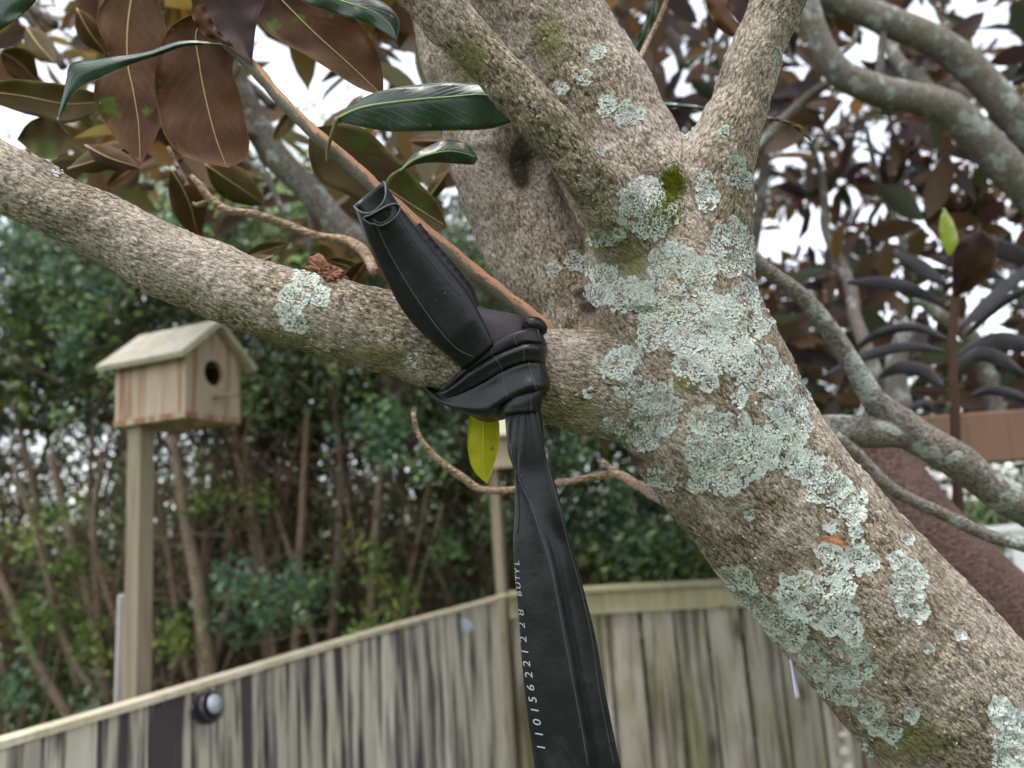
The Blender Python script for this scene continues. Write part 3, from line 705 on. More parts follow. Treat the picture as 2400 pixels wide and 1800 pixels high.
leaf([(505, 15), (420, 48), (378, 100), (362, 180), (370, 260), (388, 320), (430, 365), (530, 392)], [(520, 15), (560, 90), (545, 160), (562, 220), (577, 290), (584, 340), (575, 372), (535, 394)], (.70, .685), LU, LG, M_ribu, [(512, 12), (462, 70), (468, 150), (480, 220), (505, 320), (532, 393)], -.008, wave=.004)
leaf([(440, -60), (452, 20), (468, 66), (520, 100), (588, 148)], [(660, -60), (618, 10), (600, 60), (590, 148)], (.69, .675), LD, LG, None, [(560, -60), (545, 20), (560, 80), (589, 150)], -.010)
leaf([(450, 15), (452, 45), (470, 75), (510, 98), (545, 110)], [(475, 5), (492, 40), (510, 68), (530, 90), (550, 108)], (.672, .676), LU, LD, None, bulge=.003)
leaf([(560, -70), (600, 0), (614, 60), (660, 98), (720, 130), (780, 168), (840, 205), (895, 224)], [(660, -80), (740, -30), (830, 40), (882, 115), (897, 175), (898, 226)], (.71, .70), LU, LG, M_ribu, [(600, -70), (660, 0), (740, 80), (820, 152), (897, 225)], -.006, spots=[(705, 40, 22), (640, 60, 22), (770, 40, 12)], label='broad rusty leaf with green stains above the cut tube end')
leaf([(535, 102), (430, 95), (340, 122), (240, 136), (168, 148), (156, 182), (148, 220), (133, 278)], [(535, 108), (440, 108), (372, 130), (305, 152), (240, 182), (190, 206), (162, 235), (139, 284)], (.675, .66), LG, LU, None, bulge=.004, wave=.001, nl=36, spots=[(480, 104, 20)], label='dark glossy leaf seen edge-on with a curled tip')
leaf([(-70, 205), (30, 187), (110, 193), (190, 206), (262, 236)], [(-70, 215), (10, 250), (90, 274), (170, 287), (262, 240)], (.80, .84), LO, LG, M_ribu, bulge=-.006)
leaf([(165, 318), (118, 275), (70, 285), (40, 325)], [(165, 322), (140, 362), (100, 372), (40, 328)], (.86, .88), LO, LG, None, bulge=-.008, spots=[(110, 350, 40)])
leaf([(600, -80), (740, -50), (860, -12), (908, 12), (936, 48), (931, 96)], [(620, -60), (700, -2), (790, 33), (855, 52), (905, 78), (929, 98)], (.66, .63), LG, LU, M_ribg, bulge=.005, spots=[(835, 18, 13), (846, 34, 6), (922, 42, 8)], label='glossy dark green leaf with tan spots, above the cut tube end')
leaf([(788, 276), (842, 234), (900, 211), (990, 197), (1080, 194), (1160, 202), (1240, 262)], [(788, 282), (840, 296), (920, 309), (1000, 307), (1080, 306), (1160, 300), (1240, 268)], (.655, .635), LG, LU, M_ribg, [(786, 280), (850, 252), (950, 237), (1050, 228), (1150, 224), (1240, 265)], .006, ribw=.0013, spots=[(1003, 290, 9), (955, 265, 4), (1040, 283, 6), (900, 302, 8), (940, 306, 10)], petiole=[(770, 378, .668, 6), (768, 350, .662, 5), (778, 315, .656, 5), (790, 278, .652, 5)], label='long glossy dark green leaf with a pale midrib beside the slim front branch')
leaf([(938, 398), (965, 365), (1005, 342), (1050, 326), (1092, 336), (1116, 362)], [(938, 404), (975, 386), (1020, 381), (1070, 384), (1108, 386), (1120, 372)], (.66, .675), LG, LU, M_ribg, bulge=.008, spots=[(1000, 352, 10), (1040, 336, 10), (1085, 340, 12)], petiole=[(905, 440, .672, 7), (918, 415, .665, 6), (940, 398, .66, 4)])
leaf([(732, 300), (795, 290), (855, 302), (910, 352), (965, 412), (1020, 468), (1048, 530)], [(726, 310), (724, 365), (748, 424), (805, 452), (865, 484), (935, 522), (1000, 542), (1046, 534)], (.73, .72), LO, LG, M_ribu, [(728, 304), (790, 350), (870, 415), (950, 470), (1048, 532)], -.006, spots=[(840, 330, 40), (960, 440, 45), (880, 370, 30), (1000, 480, 30)])
leaf([(-60, -90), (30, -40), (86, -10), (60, 28), (8, 66), (-50, 100)], [(-80, -60), (-60, -20), (-60, 20), (-60, 50), (-60, 80), (-52, 100)], (.62, .62), LG, LO, None, bulge=.004)
leaf([(1535, -40), (1515, 40), (1490, 100), (1467, 160)], [(1552, -40), (1535, 40), (1508, 100), (1470, 162)], (.80, .82), LG, LO, None, bulge=.004)
leaf([(1640, -60), (1662, 30), (1690, 72), (1728, 92)], [(1690, -60), (1712, 25), (1735, 66), (1732, 94)], (.86, .84), LU, LG, None, bulge=.008)
leaf([(1690, -60), (1700, 10), (1740, 60), (1760, 90)], [(1750, -60), (1765, 0), (1775, 50), (1763, 92)], (.88, .87), LD, LG, None, bulge=-.006)
leaf([(1804, 274), (1850, 284), (1886, 300), (1903, 330)], [(1804, 280), (1850, 293), (1872, 308), (1897, 328)], (.76, .74), LO, LG, None, bulge=.002)
leaf([(1660, 250), (1600, 241), (1540, 238), (1480, 236)], [(1660, 260), (1600, 256), (1545, 250), (1482, 240)], (.78, .80), LG, LO, None, bulge=.003)
leaf([(1128, 930), (1104, 960), (1097, 1000), (1096, 1050), (1104, 1090), (1120, 1115), (1140, 1132)], [(1140, 930), (1166, 975), (1171, 1010), (1169, 1050), (1160, 1082), (1152, 1110), (1143, 1133)], (.66, .65), M_lyellow, M_lyellow, M_riby, bulge=.003, ribw=.0006, spots=[(1154, 1050, 8)], wave=.002, label='bright yellow leaf with one dark spot hanging under the knot')
# brown leaves a little further back
for (x0, y0, x1, y1, w, dpt, mt) in [(200, 340, 330, 395, 26, .92, LU), (160, 395, 330, 330, 30, .95, LO), (400, 395, 470, 560, 42, .95, LU), (480, 385, 620, 480, 40, .98, LO), (560, 610, 680, 570, 20, .95, LO), (600, 620, 700, 640, 14, .9, LG),
                                  (860, 610, 800, 690, 24, .9, LU), (905, 600, 960, 700, 22, .95, LU), (330, 380, 250, 440, 22, 1.0, LU), (0, 120, 90, 190, 36, 1.05, LU), (60, 60, 130, 150, 30, 1.1, LO), (180, 20, 250, 130, 28, .95, LU), (1000, 470, 1050, 400, 18, .95, LO),
                                  (640, 600, 560, 640, 18, .9, LO), (760, 610, 860, 640, 16, .92, LO), (700, 250, 640, 330, 18, 1.2, LO), (740, 330, 820, 250, 18, 1.1, LU), (850, 220, 800, 300, 16, 1.1, LU), (1040, 330, 960, 330, 16, 1.0, LU)]:
    dx, dy = x1 - x0, y1 - y0; L = math.hypot(dx, dy); nx, ny = -dy / L, dx / L
    def side(s, c): return [(x0, y0), (x0 + dx * .25 + s * nx * w * .8 + c * nx, y0 + dy * .25 + s * ny * w * .8 + c * ny), (x0 + dx * .55 + s * nx * w + c * nx, y0 + dy * .55 + s * ny * w + c * ny), (x0 + dx * .85 + s * nx * w * .5, y0 + dy * .85 + s * ny * w * .5), (x1, y1)]
    cc = random.uniform(-.25, .25) * w
    leaf(side(-1, cc), side(1, cc), (dpt, dpt + random.uniform(-.06, .06)), mt, LG, M_ribu, bulge=random.choice((-.008, .006)), nl=14, nc=6)

# ================================================================== RUBBER INNER TUBE
TUBE = thing('rubber_inner_tube', P(1320, 1800, .55), 'black rubber bicycle inner tube knotted round the branch and hanging down', 'inner tube')
D0 = .605
# knot body: rows run left to right over the wraps, from top edge down; third value is mm towards the camera
KEY = [
 [(1030, 908), (1040, 905), (1087, 864), (1151, 807), (1201, 781), (1234, 770), (1258, 770), (1268, 778), (1262, 786)],
 [(1026, 919), (1048, 913), (1098, 870), (1162, 832), (1223, 807), (1252, 805), (1274, 808), (1280, 812), (1265, 812)],
 [(1012, 926), (1058, 930), (1124, 900), (1178, 868), (1225, 850), (1254, 848), (1271, 851), (1275, 852), (1262, 850)],
 [(1000, 914), (1048, 947), (1128, 953), (1187, 921), (1236, 902), (1260, 899), (1282, 898), (1286, 899), (1266, 900)],
 [(999, 909), (1050, 952), (1126, 972), (1180, 944), (1235, 921), (1259, 916), (1280, 914), (1284, 914), (1266, 914)],
 [(1006, 900), (1062, 944), (1126, 984), (1172, 984), (1225, 966), (1252, 942), (1266, 930), (1268, 928), (1262, 926)]]
KB = [[-16, 0, 8, 12, 15, 14, 5, -10, -34]] * 5 + [[-30, -18, -6, -4, -4, -4, -8, -16, -34]]
ENV = [.4, .6, .9, 1, 1, 1, 1, .8, .2]
PROF = [(0, 0, -8), (0, .05, -1.5), (0, .2, .3), (0, .55, .8), (0, .85, .6), (0, .97, -1.8), (1, .03, -1.2), (1, .10, 1.8), (1, .25, 3.6), (1, .42, 3.2), (1, .65, 1.8), (1, .9, 1.2), (1, .985, -1.6),
        (2, .03, -1.2), (2, .10, .5), (2, .4, 1.2), (2, .7, 2.6), (3, 0, 5.0), (3, .5, 4.8), (3, .85, 2), (4, 0, -2), (4, .3, -3), (4, .7, -8), (4, 1, -18)]
ROWS = []
for ki, fr_, pr_ in PROF:
    ROWS.append([(KEY[ki][c][0] * (1 - fr_) + KEY[ki + 1][c][0] * fr_, KEY[ki][c][1] * (1 - fr_) + KEY[ki + 1][c][1] * fr_, KB[ki][c] * (1 - fr_) + KB[ki + 1][c] * fr_ + pr_ * ENV[c]) for c in range(9)])
G = np.array([[P(x, y, D0 - o / 1000) for (x, y, o) in r] for r in ROWS])
G = np.stack([catmull(r, 46) for r in G])                       # along each wrap
G = np.stack([catmull(G[:, j], 150) for j in range(G.shape[1])], 1)
cr = fbm(G.reshape(-1, 3) * np.array([70, 70, 70]), 3, 31).reshape(G.shape[:2])
nr = np.cross(np.gradient(G, axis=0), np.gradient(G, axis=1)); nr /= np.linalg.norm(nr, axis=2)[..., None] + 1e-12
G = G + nr * (cr * .0006)[..., None]
k = MB(); k.grid(G); KNOT = k.build('knot_wrap', M_rubber, TUBE)
sol = KNOT.modifiers.new('solid', 'SOLIDIFY'); sol.thickness = .0012; sol.offset = 0
BVK = BVHTree.FromPolygons([tuple(v) for v in G.reshape(-1, 3)], k.f)
def on(bv, x, y, lift=.0003):
    loc, nrm = hit(bv, x, y)
    if loc is None: return None
    if nrm.dot(ray(x, y)) > 0: nrm = -nrm
    return loc + nrm * lift
def surf_line(bv, pts, r, mat, parent, name='seam', lift=.0001, n=40):
    q = catmull(np.array(pts, float), n); out = [on(bv, x, y, lift) for x, y in q]; out = [np.array(o) for o in out if o is not None]
    if len(out) < 3: return
    m = MB(); m.tube(np.array(out), r, 6); m.build(name, mat, parent)
for ln in ([(1150, 812), (1154, 832), (1163, 842), (1174, 858), (1178, 872), (1180, 890), (1184, 912), (1190, 932)],
           [(1202, 784), (1208, 800), (1211, 808)], [(1226, 810), (1228, 830), (1229, 848)], [(1258, 774), (1264, 796), (1267, 806)],
           [(1239, 850), (1243, 870), (1250, 890), (1256, 912)]):
    surf_line(BVK, ln, .00055, M_seam, KNOT, lift=.0007)
# inner flap standing behind the band
fl = [[(1098, 712, -8), (1135, 724, -5), (1190, 735, -5), (1218, 742, -6), (1238, 764, -9)],
      [(1102, 745, -1), (1140, 752, 2), (1190, 760, 2), (1220, 768, 0), (1240, 778, -4)],
      [(1110, 795, 3), (1150, 795, 5), (1195, 790, 5), (1222, 786, 4), (1242, 788, -1)],
      [(1130, 830, 4), (1160, 826, 6), (1202, 808, 6), (1224, 800, 5), (1244, 800, 0)]]
G = np.array([[P(x, y, D0 - o / 1000) for (x, y, o) in r] for r in fl]); G = np.stack([catmull(r, 16) for r in G]); G = np.stack([catmull(G[:, j], 16) for j in range(16)], 1)
k = MB(); k.grid(G); o = k.build('inner_flap', M_rubber_in, TUBE); s = o.modifiers.new('solid', 'SOLIDIFY'); s.thickness = .0016; s.offset = 0
BVF = BVHTree.FromPolygons([tuple(v) for v in G.reshape(-1, 3)], k.f)
surf_line(BVF, [(1128, 742), (1142, 770), (1158, 800)], .0006, M_seam, o)
k = MB(); k.tube(G[0], .0008, 6); k.build('cut_edge', M_rubedge, o)
# rolled bulb at the top right of the knot
k = MB(); pts = np.array([P(1236, 776, D0 - .002), P(1240, 764, D0 + .000), P(1250, 759, D0 - .001), P(1262, 765, D0 + .002), P(1272, 780, D0 + .006)])
k.tube(catmull(pts, 16), [.003, .0045, .0052, .0056, .006, .006, .006, .006, .006, .006, .006, .006, .0058, .0055, .005, .004], 12); k.build('rolled_fold', M_rubber, TUBE)

# ring lofts: centre, half axis across (px), depth half axis (mm), exponent for flatness
def ring(cx, cy, off, ax, ay, back, npt=40, ex=1.0, skew=0.0):
    out = []
    for j in range(npt):
        a = 2 * math.pi * j / npt
        c, s = math.cos(a), math.sin(a)
        c2 = math.copysign(abs(c) ** ex, c); s2 = math.copysign(abs(s) ** ex, s)
        out.append(np.array(P(cx + ax * c2, cy + ay * c2, D0 - off / 1000 - back / 1000 * s2 - skew / 1000 * c2)))
    return np.array(out)
# collar from which the strap hangs
COLLAR = [(1231, 905, 2, 44, -6, 10), (1230, 922, 4, 46, -8, 13), (1224, 940, 5, 48, -10, 14), (1221, 956, 5, 47, -8, 14), (1220, 964, 5, 46, -5, 14), (1220, 968, 5, 45, -4, 12.5), (1221, 967, 5, 42, -3, 11), (1222, 960, 5, 41, -3, 10)]
G = np.stack([ring(*c, ex=.9) for c in COLLAR]); G = np.stack([catmull(G[:, j], 26) for j in range(G.shape[1])], 1)
cr = fbm(G.reshape(-1, 3) * 90, 2, 12).reshape(G.shape[:2]); ctr = G.mean(axis=1, keepdims=True); G = ctr + (G - ctr) * (1 + cr * .03)[..., None]
k = MB(); k.grid(G, True); o = k.build('collar', M_rubber, TUBE)
BVC = BVHTree.FromPolygons([tuple(v) for v in G.reshape(-1, 3)], k.f)
surf_line(BVC, [(1243, 922), (1244, 940), (1244, 962)], .0005, M_seam, o)

# tail: flattened tube pointing up left, cut open at the end
LE = [(829, 484), (850, 540), (876, 596), (908, 664), (948, 735), (1000, 792), (1086, 866)]
RE = [(900, 426), (945, 494), (992, 556), (1040, 613), (1088, 670), (1122, 728), (1158, 808)]
TD = [.572, .576, .580, .584, .588, .590, .594]; TH = [11.5, 9.5, 9, 9.5, 10.5, 10, 6]
LE = catmull(np.array(LE, float), 60); RE = catmull(np.array(RE, float), 60)
TD = np.interp(np.linspace(0, 1, 60), np.linspace(0, 1, 7), TD); TH = np.interp(np.linspace(0, 1, 60), np.linspace(0, 1, 7), TH)
NP = 48; G = []
for i in range(60):
    c = (LE[i] + RE[i]) / 2; h = (RE[i] - LE[i]) / 2; row = []
    dirx = np.array([-.5, -.86])                     # tube runs this way on the picture
    for j in range(NP):
        a = 2 * math.pi * j / NP; cc, ss = math.cos(a), math.sin(a)
        c2 = math.copysign(abs(cc) ** .85, cc); s2 = math.copysign(abs(ss) ** .85, ss)
        q = c + h * c2
        if i < 16: q = q - dirx * (16 - i) / 16 * 40 * max(0, ss) ** 1.2      # the near lip dips below the far lip
        crease = .9 * math.exp(-((a - 2.0) / .16) ** 2) - .7 * math.exp(-((a - 2.25) / .18) ** 2)
        row.append(P(q[0], q[1], TD[i] - (TH[i] * s2 + crease) / 1000))
    G.append(row)
G = np.array(G); cr = .6 * fbm(G.reshape(-1, 3) * 28, 2, 55) + .55 * fbm(G.reshape(-1, 3) * np.array([55, 55, 55]), 2, 58) * np.clip((np.arange(60) - 30) / 30, 0, 1).repeat(NP)
cr = cr.reshape(G.shape[:2]); ctr = G.mean(axis=1, keepdims=True); G = ctr + (G - ctr) * (1 + cr * .035)[..., None]
k = MB(); k.grid(G, True); TAIL = k.build('tail', M_rubber, TUBE)
s = TAIL.modifiers.new('solid', 'SOLIDIFY'); s.thickness = .0016; s.offset = -1
BVTa = BVHTree.FromPolygons([tuple(v) for v in G.reshape(-1, 3)], k.f)
k = MB(); rr = np.vstack([G[0], G[0][:1]]); k.tube(rr, .0007, 6); k.build('cut_edge', M_rubedge, TAIL)
surf_line(BVTa, [(884, 532), (908, 585), (945, 650), (990, 720), (1035, 780), (1075, 820), (1112, 838)], .0006, M_seam, TAIL)
surf_line(BVTa, [(925, 490), (975, 570), (1025, 632), (1078, 692)], .00045, M_seam, TAIL)
# folded lip on the near side of the opening
lipo = [(861, 507), (880, 496), (900, 485), (918, 482), (930, 490), (927, 503), (915, 516), (900, 525), (886, 528), (872, 520), (861, 508)]
q = catmull(np.array(lipo, float), 40); base = [on(BVTa, x, y, .004) or P(x, y, .562) for x, y in q]
inn = [on(BVTa, 893 + (x - 893) * .55, 506 + (y - 506) * .55, .0005) or P(893 + (x - 893) * .55, 506 + (y - 506) * .55, .566) for x, y in q]
out2 = [on(BVTa, 893 + (x - 893) * 1.08, 508 + (y - 508) * 1.12, .0004) or P(x, y, .566) for x, y in q]
k = MB(); k.grid(np.array([[np.array(a), np.array(b_), np.array(c)] for a, b_, c in zip(out2, base, inn)])); LIP = k.build('folded_lip', M_rubber, TAIL)
k = MB(); k.tube(np.array([np.array(b_) for b_ in base]), .0007, 6); k.build('cut_edge', M_rubedge, LIP)
# crimped flange along the far side of the tail
k = MB(); fr = []
for i, t in enumerate(np.linspace(0, 1, 60)):
    a = catmull(np.array([(975, 530), (1018, 585), (1060, 632), (1096, 678), (1116, 722)], float), 60)[i]
    z = .598 + .0012 * math.sin(i * 1.1)
    fr.append([np.array(P(a[0] - 10, a[1] + 5, .588)), np.array(P(a[0] + 2, a[1] - 3, z)), np.array(P(a[0] + 6 + .6 * math.sin(i * 1.1), a[1] - 6, z + .003))])
k.grid(np.array(fr)); o = k.build('crimped_edge', M_rubber, TAIL); s = o.modifiers.new('solid', 'SOLIDIFY'); s.thickness = .0016

# hanging length
ST = [  # y, left x, fold x, seam x, hollow x, right x, depth, seam bulge mm, hollow mm
 (940, 1183, 1195, 1222, 1250, 1267, .603, 9, 7), (966, 1183, 1196, 1222, 1252, 1268, .602, 10, 7.5), (1010, 1186, 1198, 1224, 1256, 1274, .600, 10, 7), (1060, 1191, 1203, 1222, 1262, 1277, .598, 10, 6), (1110, 1206, 1216, 1220, 1268, 1293, .596, 9, 4),
 (1190, 1207, 1228, 1248, 1290, 1316, .592, 8.5, 3), (1260, 1204, 1232, 1270, 1308, 1331, .588, 9, -1.5), (1320, 1206, 1236, 1288, 1322, 1349, .585, 9.5, -1.5), (1420, 1216, 1246, 1309, 1342, 1375, .580, 10, -1.5),
 (1500, 1222, 1254, 1324, 1358, 1394, .576, 10, -1.5), (1600, 1231, 1264, 1342, 1376, 1411, .571, 10, -1.5), (1700, 1243, 1276, 1360, 1394, 1430, .566, 10, -1.5), (1800, 1257, 1290, 1377, 1412, 1451, .561, 10, -1.5), (1900, 1272, 1306, 1394, 1430, 1472, .556, 10, -1.5), (2300, 1330, 1365, 1460, 1500, 1550, .536, 10, -1.5)]
G = []
for (y, xl, xf, xs, xh, xr, d, bs, bh) in ST:
    f3 = bs * .55
    front = [(xl, 0), (xl + (xf - xl) * .45, f3 * .7), (xf, f3), ((xf + xs) / 2, bs * .8), (xs, bs), ((xs + xh) / 2, (bs + bh) * .46), (xh, bh), ((xh + xr) / 2 + 4, bh * .8), (xr, 0)]
    back = [(xr - 4, -3), ((xl + xr) / 2 + 20, -7), ((xl + xr) / 2 - 15, -7), (xl + 5, -3)]
    loop = [P(x, y + (x - (xl + xr) / 2) * -.05, d - o / 1000) for x, o in front + back]
    L = np.array([np.array(p) for p in loop] + [np.array(loop[0])])
    G.append(L)
G = np.array(G)
def dense_closed(row, n):
    e = np.vstack([row[-3:-1], row, row[1:3]]); q = []
    for k_ in range(1, len(e) - 2):
        if k_ < 2 or k_ > len(row): continue
        t = np.linspace(0, 1, n, endpoint=False)[:, None]; a, b_, c, d_ = e[k_ - 1], e[k_], e[k_ + 1], e[k_ + 2]
        q.append(.5 * (2 * b_ + (c - a) * t + (2 * a - 5 * b_ + 4 * c - d_) * t ** 2 + (3 * b_ - a - 3 * c + d_) * t ** 3))
    return np.vstack(q)
G = np.stack([dense_closed(r, 6) for r in G]); G = np.stack([catmull(G[:, j], 120) for j in range(G.shape[1])], 1)
cr = fbm(G.reshape(-1, 3) * np.array([25, 25, 12]), 3, 66).reshape(G.shape[:2])
G = G - np.array(FW) * (cr * .0009)[..., None]
_px = proj(G.reshape(-1, 3)); _fan = np.sin((_px[0] - 1224) / np.clip(5 + (_px[1] - 960) * .035, 5, 40) * 2.2) * np.exp(-np.clip(_px[1] - 965, 0, None) / 90) * .0009
G = G - np.array(FW) * _fan.reshape(G.shape[:2])[..., None]
k = MB(); k.grid(G, True); STRAP = k.build('hanging_length', M_rubber, TUBE)
BVS = BVHTree.FromPolygons([tuple(v) for v in G.reshape(-1, 3)], k.f)
surf_line(BVS, [(1197, 1040), (1205, 1085), (1225, 1140), (1248, 1195), (1270, 1260), (1290, 1325), (1309, 1420), (1326, 1510), (1345, 1610), (1362, 1700), (1378, 1797)], .0006, M_seam, STRAP, n=90)
surf_line(BVS, [(1202, 1040), (1210, 1085), (1230, 1140), (1253, 1195), (1275, 1260), (1295, 1325)], .0003, M_seam, STRAP, n=60)
surf_line(BVS, [(1281, 1078), (1309, 1185), (1336, 1290), (1362, 1385), (1386, 1490), (1403, 1610), (1424, 1720), (1440, 1795)], .0005, M_seam, STRAP, n=90)
surf_line(BVS, [(1210, 1110), (1214, 1160), (1216, 1210), (1213, 1250)], .0007, M_rubber, STRAP, n=40)
# printed characters: each one laid on the rubber
TXT = [('1', 1268, 1751, 19), ('1', 1263, 1720, 19), ('0', 1258, 1692, 19), ('1', 1253, 1664, 19), ('5', 1248, 1639, 19), ('6', 1243, 1611, 18), ('2', 1239, 1581, 18), ('2', 1234, 1555, 17), ('1', 1230, 1527, 16), ('2', 1226, 1498, 16), ('2', 1223, 1465, 15), ('8', 1220.5, 1435, 14),
       ('B', 1217, 1391, 11), ('U', 1214.5, 1372, 11), ('T', 1213, 1354, 11), ('Y', 1212, 1338, 11), ('L', 1211.5, 1319, 11)]
dgs = None
for ch, cx, cyy, H in TXT:
    cu = bpy.data.curves.new('glyph', 'FONT'); cu.body = ch; cu.align_x = 'CENTER'; cu.resolution_u = 4; cu.offset = .0
    to = bpy.data.objects.new('glyph', cu); COL.objects.link(to)
    dg = bpy.context.evaluated_depsgraph_get(); gm = bpy.data.meshes.new_from_object(to.evaluated_get(dg))
    bpy.data.objects.remove(to)
    bmg = bmesh.new(); bmg.from_mesh(gm); bmesh.ops.subdivide_edges(bmg, edges=bmg.edges[:], cuts=1); 
    cw = 17.5 if ch in '0125689' else 13
    for v in bmg.verts:
        gx, gy = v.co.x, v.co.y - .36
        # reads upward: glyph right = picture up, glyph up = picture left
        X = cx - gy / .72 * H + gx * (-3.0); Y = cyy - gx / .55 * cw - gy / .72 * H * .18
        p = on(BVS, X, Y, .00022)
        v.co = p if p is not None else P(X, Y, .57)
    bmg.to_mesh(gm); bmg.free(); gm.materials.clear(); gm.materials.append(M_print); gm.name = 'printed_character'
    obj('printed_character', gm, STRAP)
# thin plastic tag hanging below the trunk
k = MB(); A = catmull(np.array([np.array(P(x, y, d)) for x, y, d in [(1853, 1545, .66), (1858, 1570, .662), (1863, 1600, .664), (1870, 1636, .666)]]), 12)
wv = np.array(RT) * .0021
k.grid(np.stack([A - wv * np.linspace(.45, 1.1, 12)[:, None], A + np.array(FW) * -.0006, A + wv * np.linspace(.45, 1.1, 12)[:, None]], 1))
o = k.build('plastic_tag', M_tag, None, label='thin lilac-white plastic strip hanging below the trunk', category='tag'); s = o.modifiers.new('solid', 'SOLIDIFY'); s.thickness = .0008

# ================================================================== FENCES
ZT = 1.50
A0, B0 = Pz(0, 1742, ZT), Pz(1185, 1396, ZT)
R1 = Pz(1735, 1366, ZT)
def fence(name, a, b_, label, mat, capmat, w, gap, fascia, ext0, ext1, top_gap, viewer_side):
    a = Vector((a.x, a.y, 0)); b_ = Vector((b_.x, b_.y, 0)); d = (b_ - a).normalized()
    s0 = a - d * ext0; L = (b_ - a).length + ext0 + ext1
    nrm = Vector((d.y, -d.x, 0)) 
    if nrm.dot(Vector((0, 0, 0)) - a) < 0: nrm = -nrm          # towards the camera
    rot = np.array([[d.x, nrm.x, 0], [d.y, nrm.y, 0], [0, 0, 1]])
    T = thing(name, s0, label, 'fence')
    variants = []
    for q in range(4):
        hh = ZT - .02
        prof = []
        bm = bmesh.new()
        bmesh.ops.create_cube(bm, size=1)
        for v in bm.verts:
            v.co = Vector((v.co.x * (w - gap), v.co.y * .018, v.co.z * hh))
        bmesh.ops.bevel(bm, geom=bm.edges[:], offset=.003, segments=1, affect='EDGES')
        me = bpy.data.meshes.new('paling'); bm.to_mesh(me); bm.free(); me.materials.append(mat); variants.append(me)
    nb = int(L / w)
    for i in range(nb):
        c = s0 + d * (w * (i + .5)); z = (ZT - .02) / 2 + .0145 + random.uniform(-.004, .0) - top_gap
        o = bpy.data.objects.new('paling', random.choice(variants)); COL.objects.link(o)
        R = Matrix(((d.x, nrm.x, 0), (d.y, nrm.y, 0), (0, 0, 1))).to_4x4()
        M = Matrix.Translation(c + nrm * random.uniform(-.006, .007) + Vector((0, 0, z))) @ R @ Matrix.Rotation(random.uniform(-.006, .006), 4, 'Y') @ Matrix.Rotation(random.uniform(-.02, .02), 4, 'Z')
        o.parent = T; o.matrix_parent_inverse = Matrix.Translation(-s0); o.matrix_world = M
        o.matrix_basis = M
    # capping rail, in lengths
    nseg = 3 if L > 3 else 2
    for i in range(nseg):
        k = MB(); n2 = 16; x0, x1 = L * i / nseg, L * (i + 1) / nseg - .003
        prof = [(-.055, 0), (-.055, .018), (.0, .024), (.055, .018), (.055, 0)] if fascia else [(-.022, 0), (-.022, .014), (0, .017), (.022, .014), (.022, 0)]
        G = []
        for t in np.linspace(x0, x1, n2):
            wz = .003 * math.sin(t * 3.1); wy = .003 * math.sin(t * 2.3)
            G.append([np.array(s0 + d * t + nrm * (p[0] + wy) + Vector((0, 0, ZT - .004 + p[1] + wz))) for p in prof])
        k.grid(np.array(G), True); c = len(prof)
        k.f.append(tuple(range(c))); k.f.append(tuple((n2 - 1) * c + j for j in range(c))[::-1])
        k.build('cap_rail', capmat, T, False)
    for zz in (.35, 1.32):
        k = MB(); k.box(np.array(s0 + d * (L / 2) - nrm * .034 + Vector((0, 0, zz))), (L / 2, .022, .035), rot); k.build('back_rail', capmat, T, False)
    if fascia:
        k = MB(); k.box(np.array(s0 + d * (L / 2) + nrm * .022 + Vector((0, 0, ZT - .052))), (L / 2, .010, .044), rot); k.build('fascia_rail', capmat, T, False)
    for i in range(int(L / 1.6) + 1):
        k = MB(); k.box(np.array(s0 + d * min(L - .05, .1 + i * 1.6) - nrm * .105 + Vector((0, 0, ZT / 2 - .03))), (.045, .045, ZT / 2 - .02), rot); k.build('post', capmat, T, False)
    return T, d, nrm, s0
FL, dL, nL, sL = fence('paling_fence', A0, B0, 'weathered black-streaked paling fence with a pale cap, running under the birdhouse', M_palL, M_cap, .125, .011, False, 1.3, -.01, .0, 1)
FR, dR, nR, sR = fence('paling_fence', B0, R1, 'greenish paling fence with a deep top rail beyond the hanging tube', M_palR, M_capR, .142, .012, True, -.02, 1.6, .012, 1)
# round black solar light on the left fence
def on_fence(px, py, s0, nrm, off=0):
    r = ray(px, py); t = ((Vector((s0.x, s0.y, 0)) - Vector((CAM.x, CAM.y, 0))).dot(nrm) + off) / Vector((r.x, r.y, 0)).dot(nrm)
    return CAM + r * t
lc = on_fence(468, 1664, sL, nL, .012)
LT = thing('solar_light', lc, 'round black fence light with a painted-in silver highlight on the weathered fence', 'light')
def disc_lathe(name, prof, mat, parent, c, ax, seg=32):
    ax = ax.normalized(); u = ax.orthogonal().normalized(); w_ = ax.cross(u)
    G = np.array([[np.array(c + ax * z + (u * math.cos(2 * math.pi * j / seg) + w_ * math.sin(2 * math.pi * j / seg)) * r) for j in range(seg)] for r, z in prof])
    k = MB(); k.grid(G, True); return k.build(name, mat, parent)
axl = (nL + Vector((.5, -.2, .35))).normalized()
disc_lathe('bracket', [(.0001, -.014), (.02, -.014), (.02, .012), (.0001, .012)], M_blackpl, LT, lc, nL)
disc_lathe('housing', [(.0001, .004), (.028, .006), (.036, .014), (.037, .03), (.034, .04), (.031, .043), (.030, .040), (.0001, .040)], M_blackpl, LT, lc, axl)
disc_lathe('lens', [(.0215, .0405), (.019, .045), (.012, .049), (.0001, .051)], M_silver, LT, lc + UP * .006 + RT * .004, axl)  # grey cap set up and right stands in for the housing's highlight
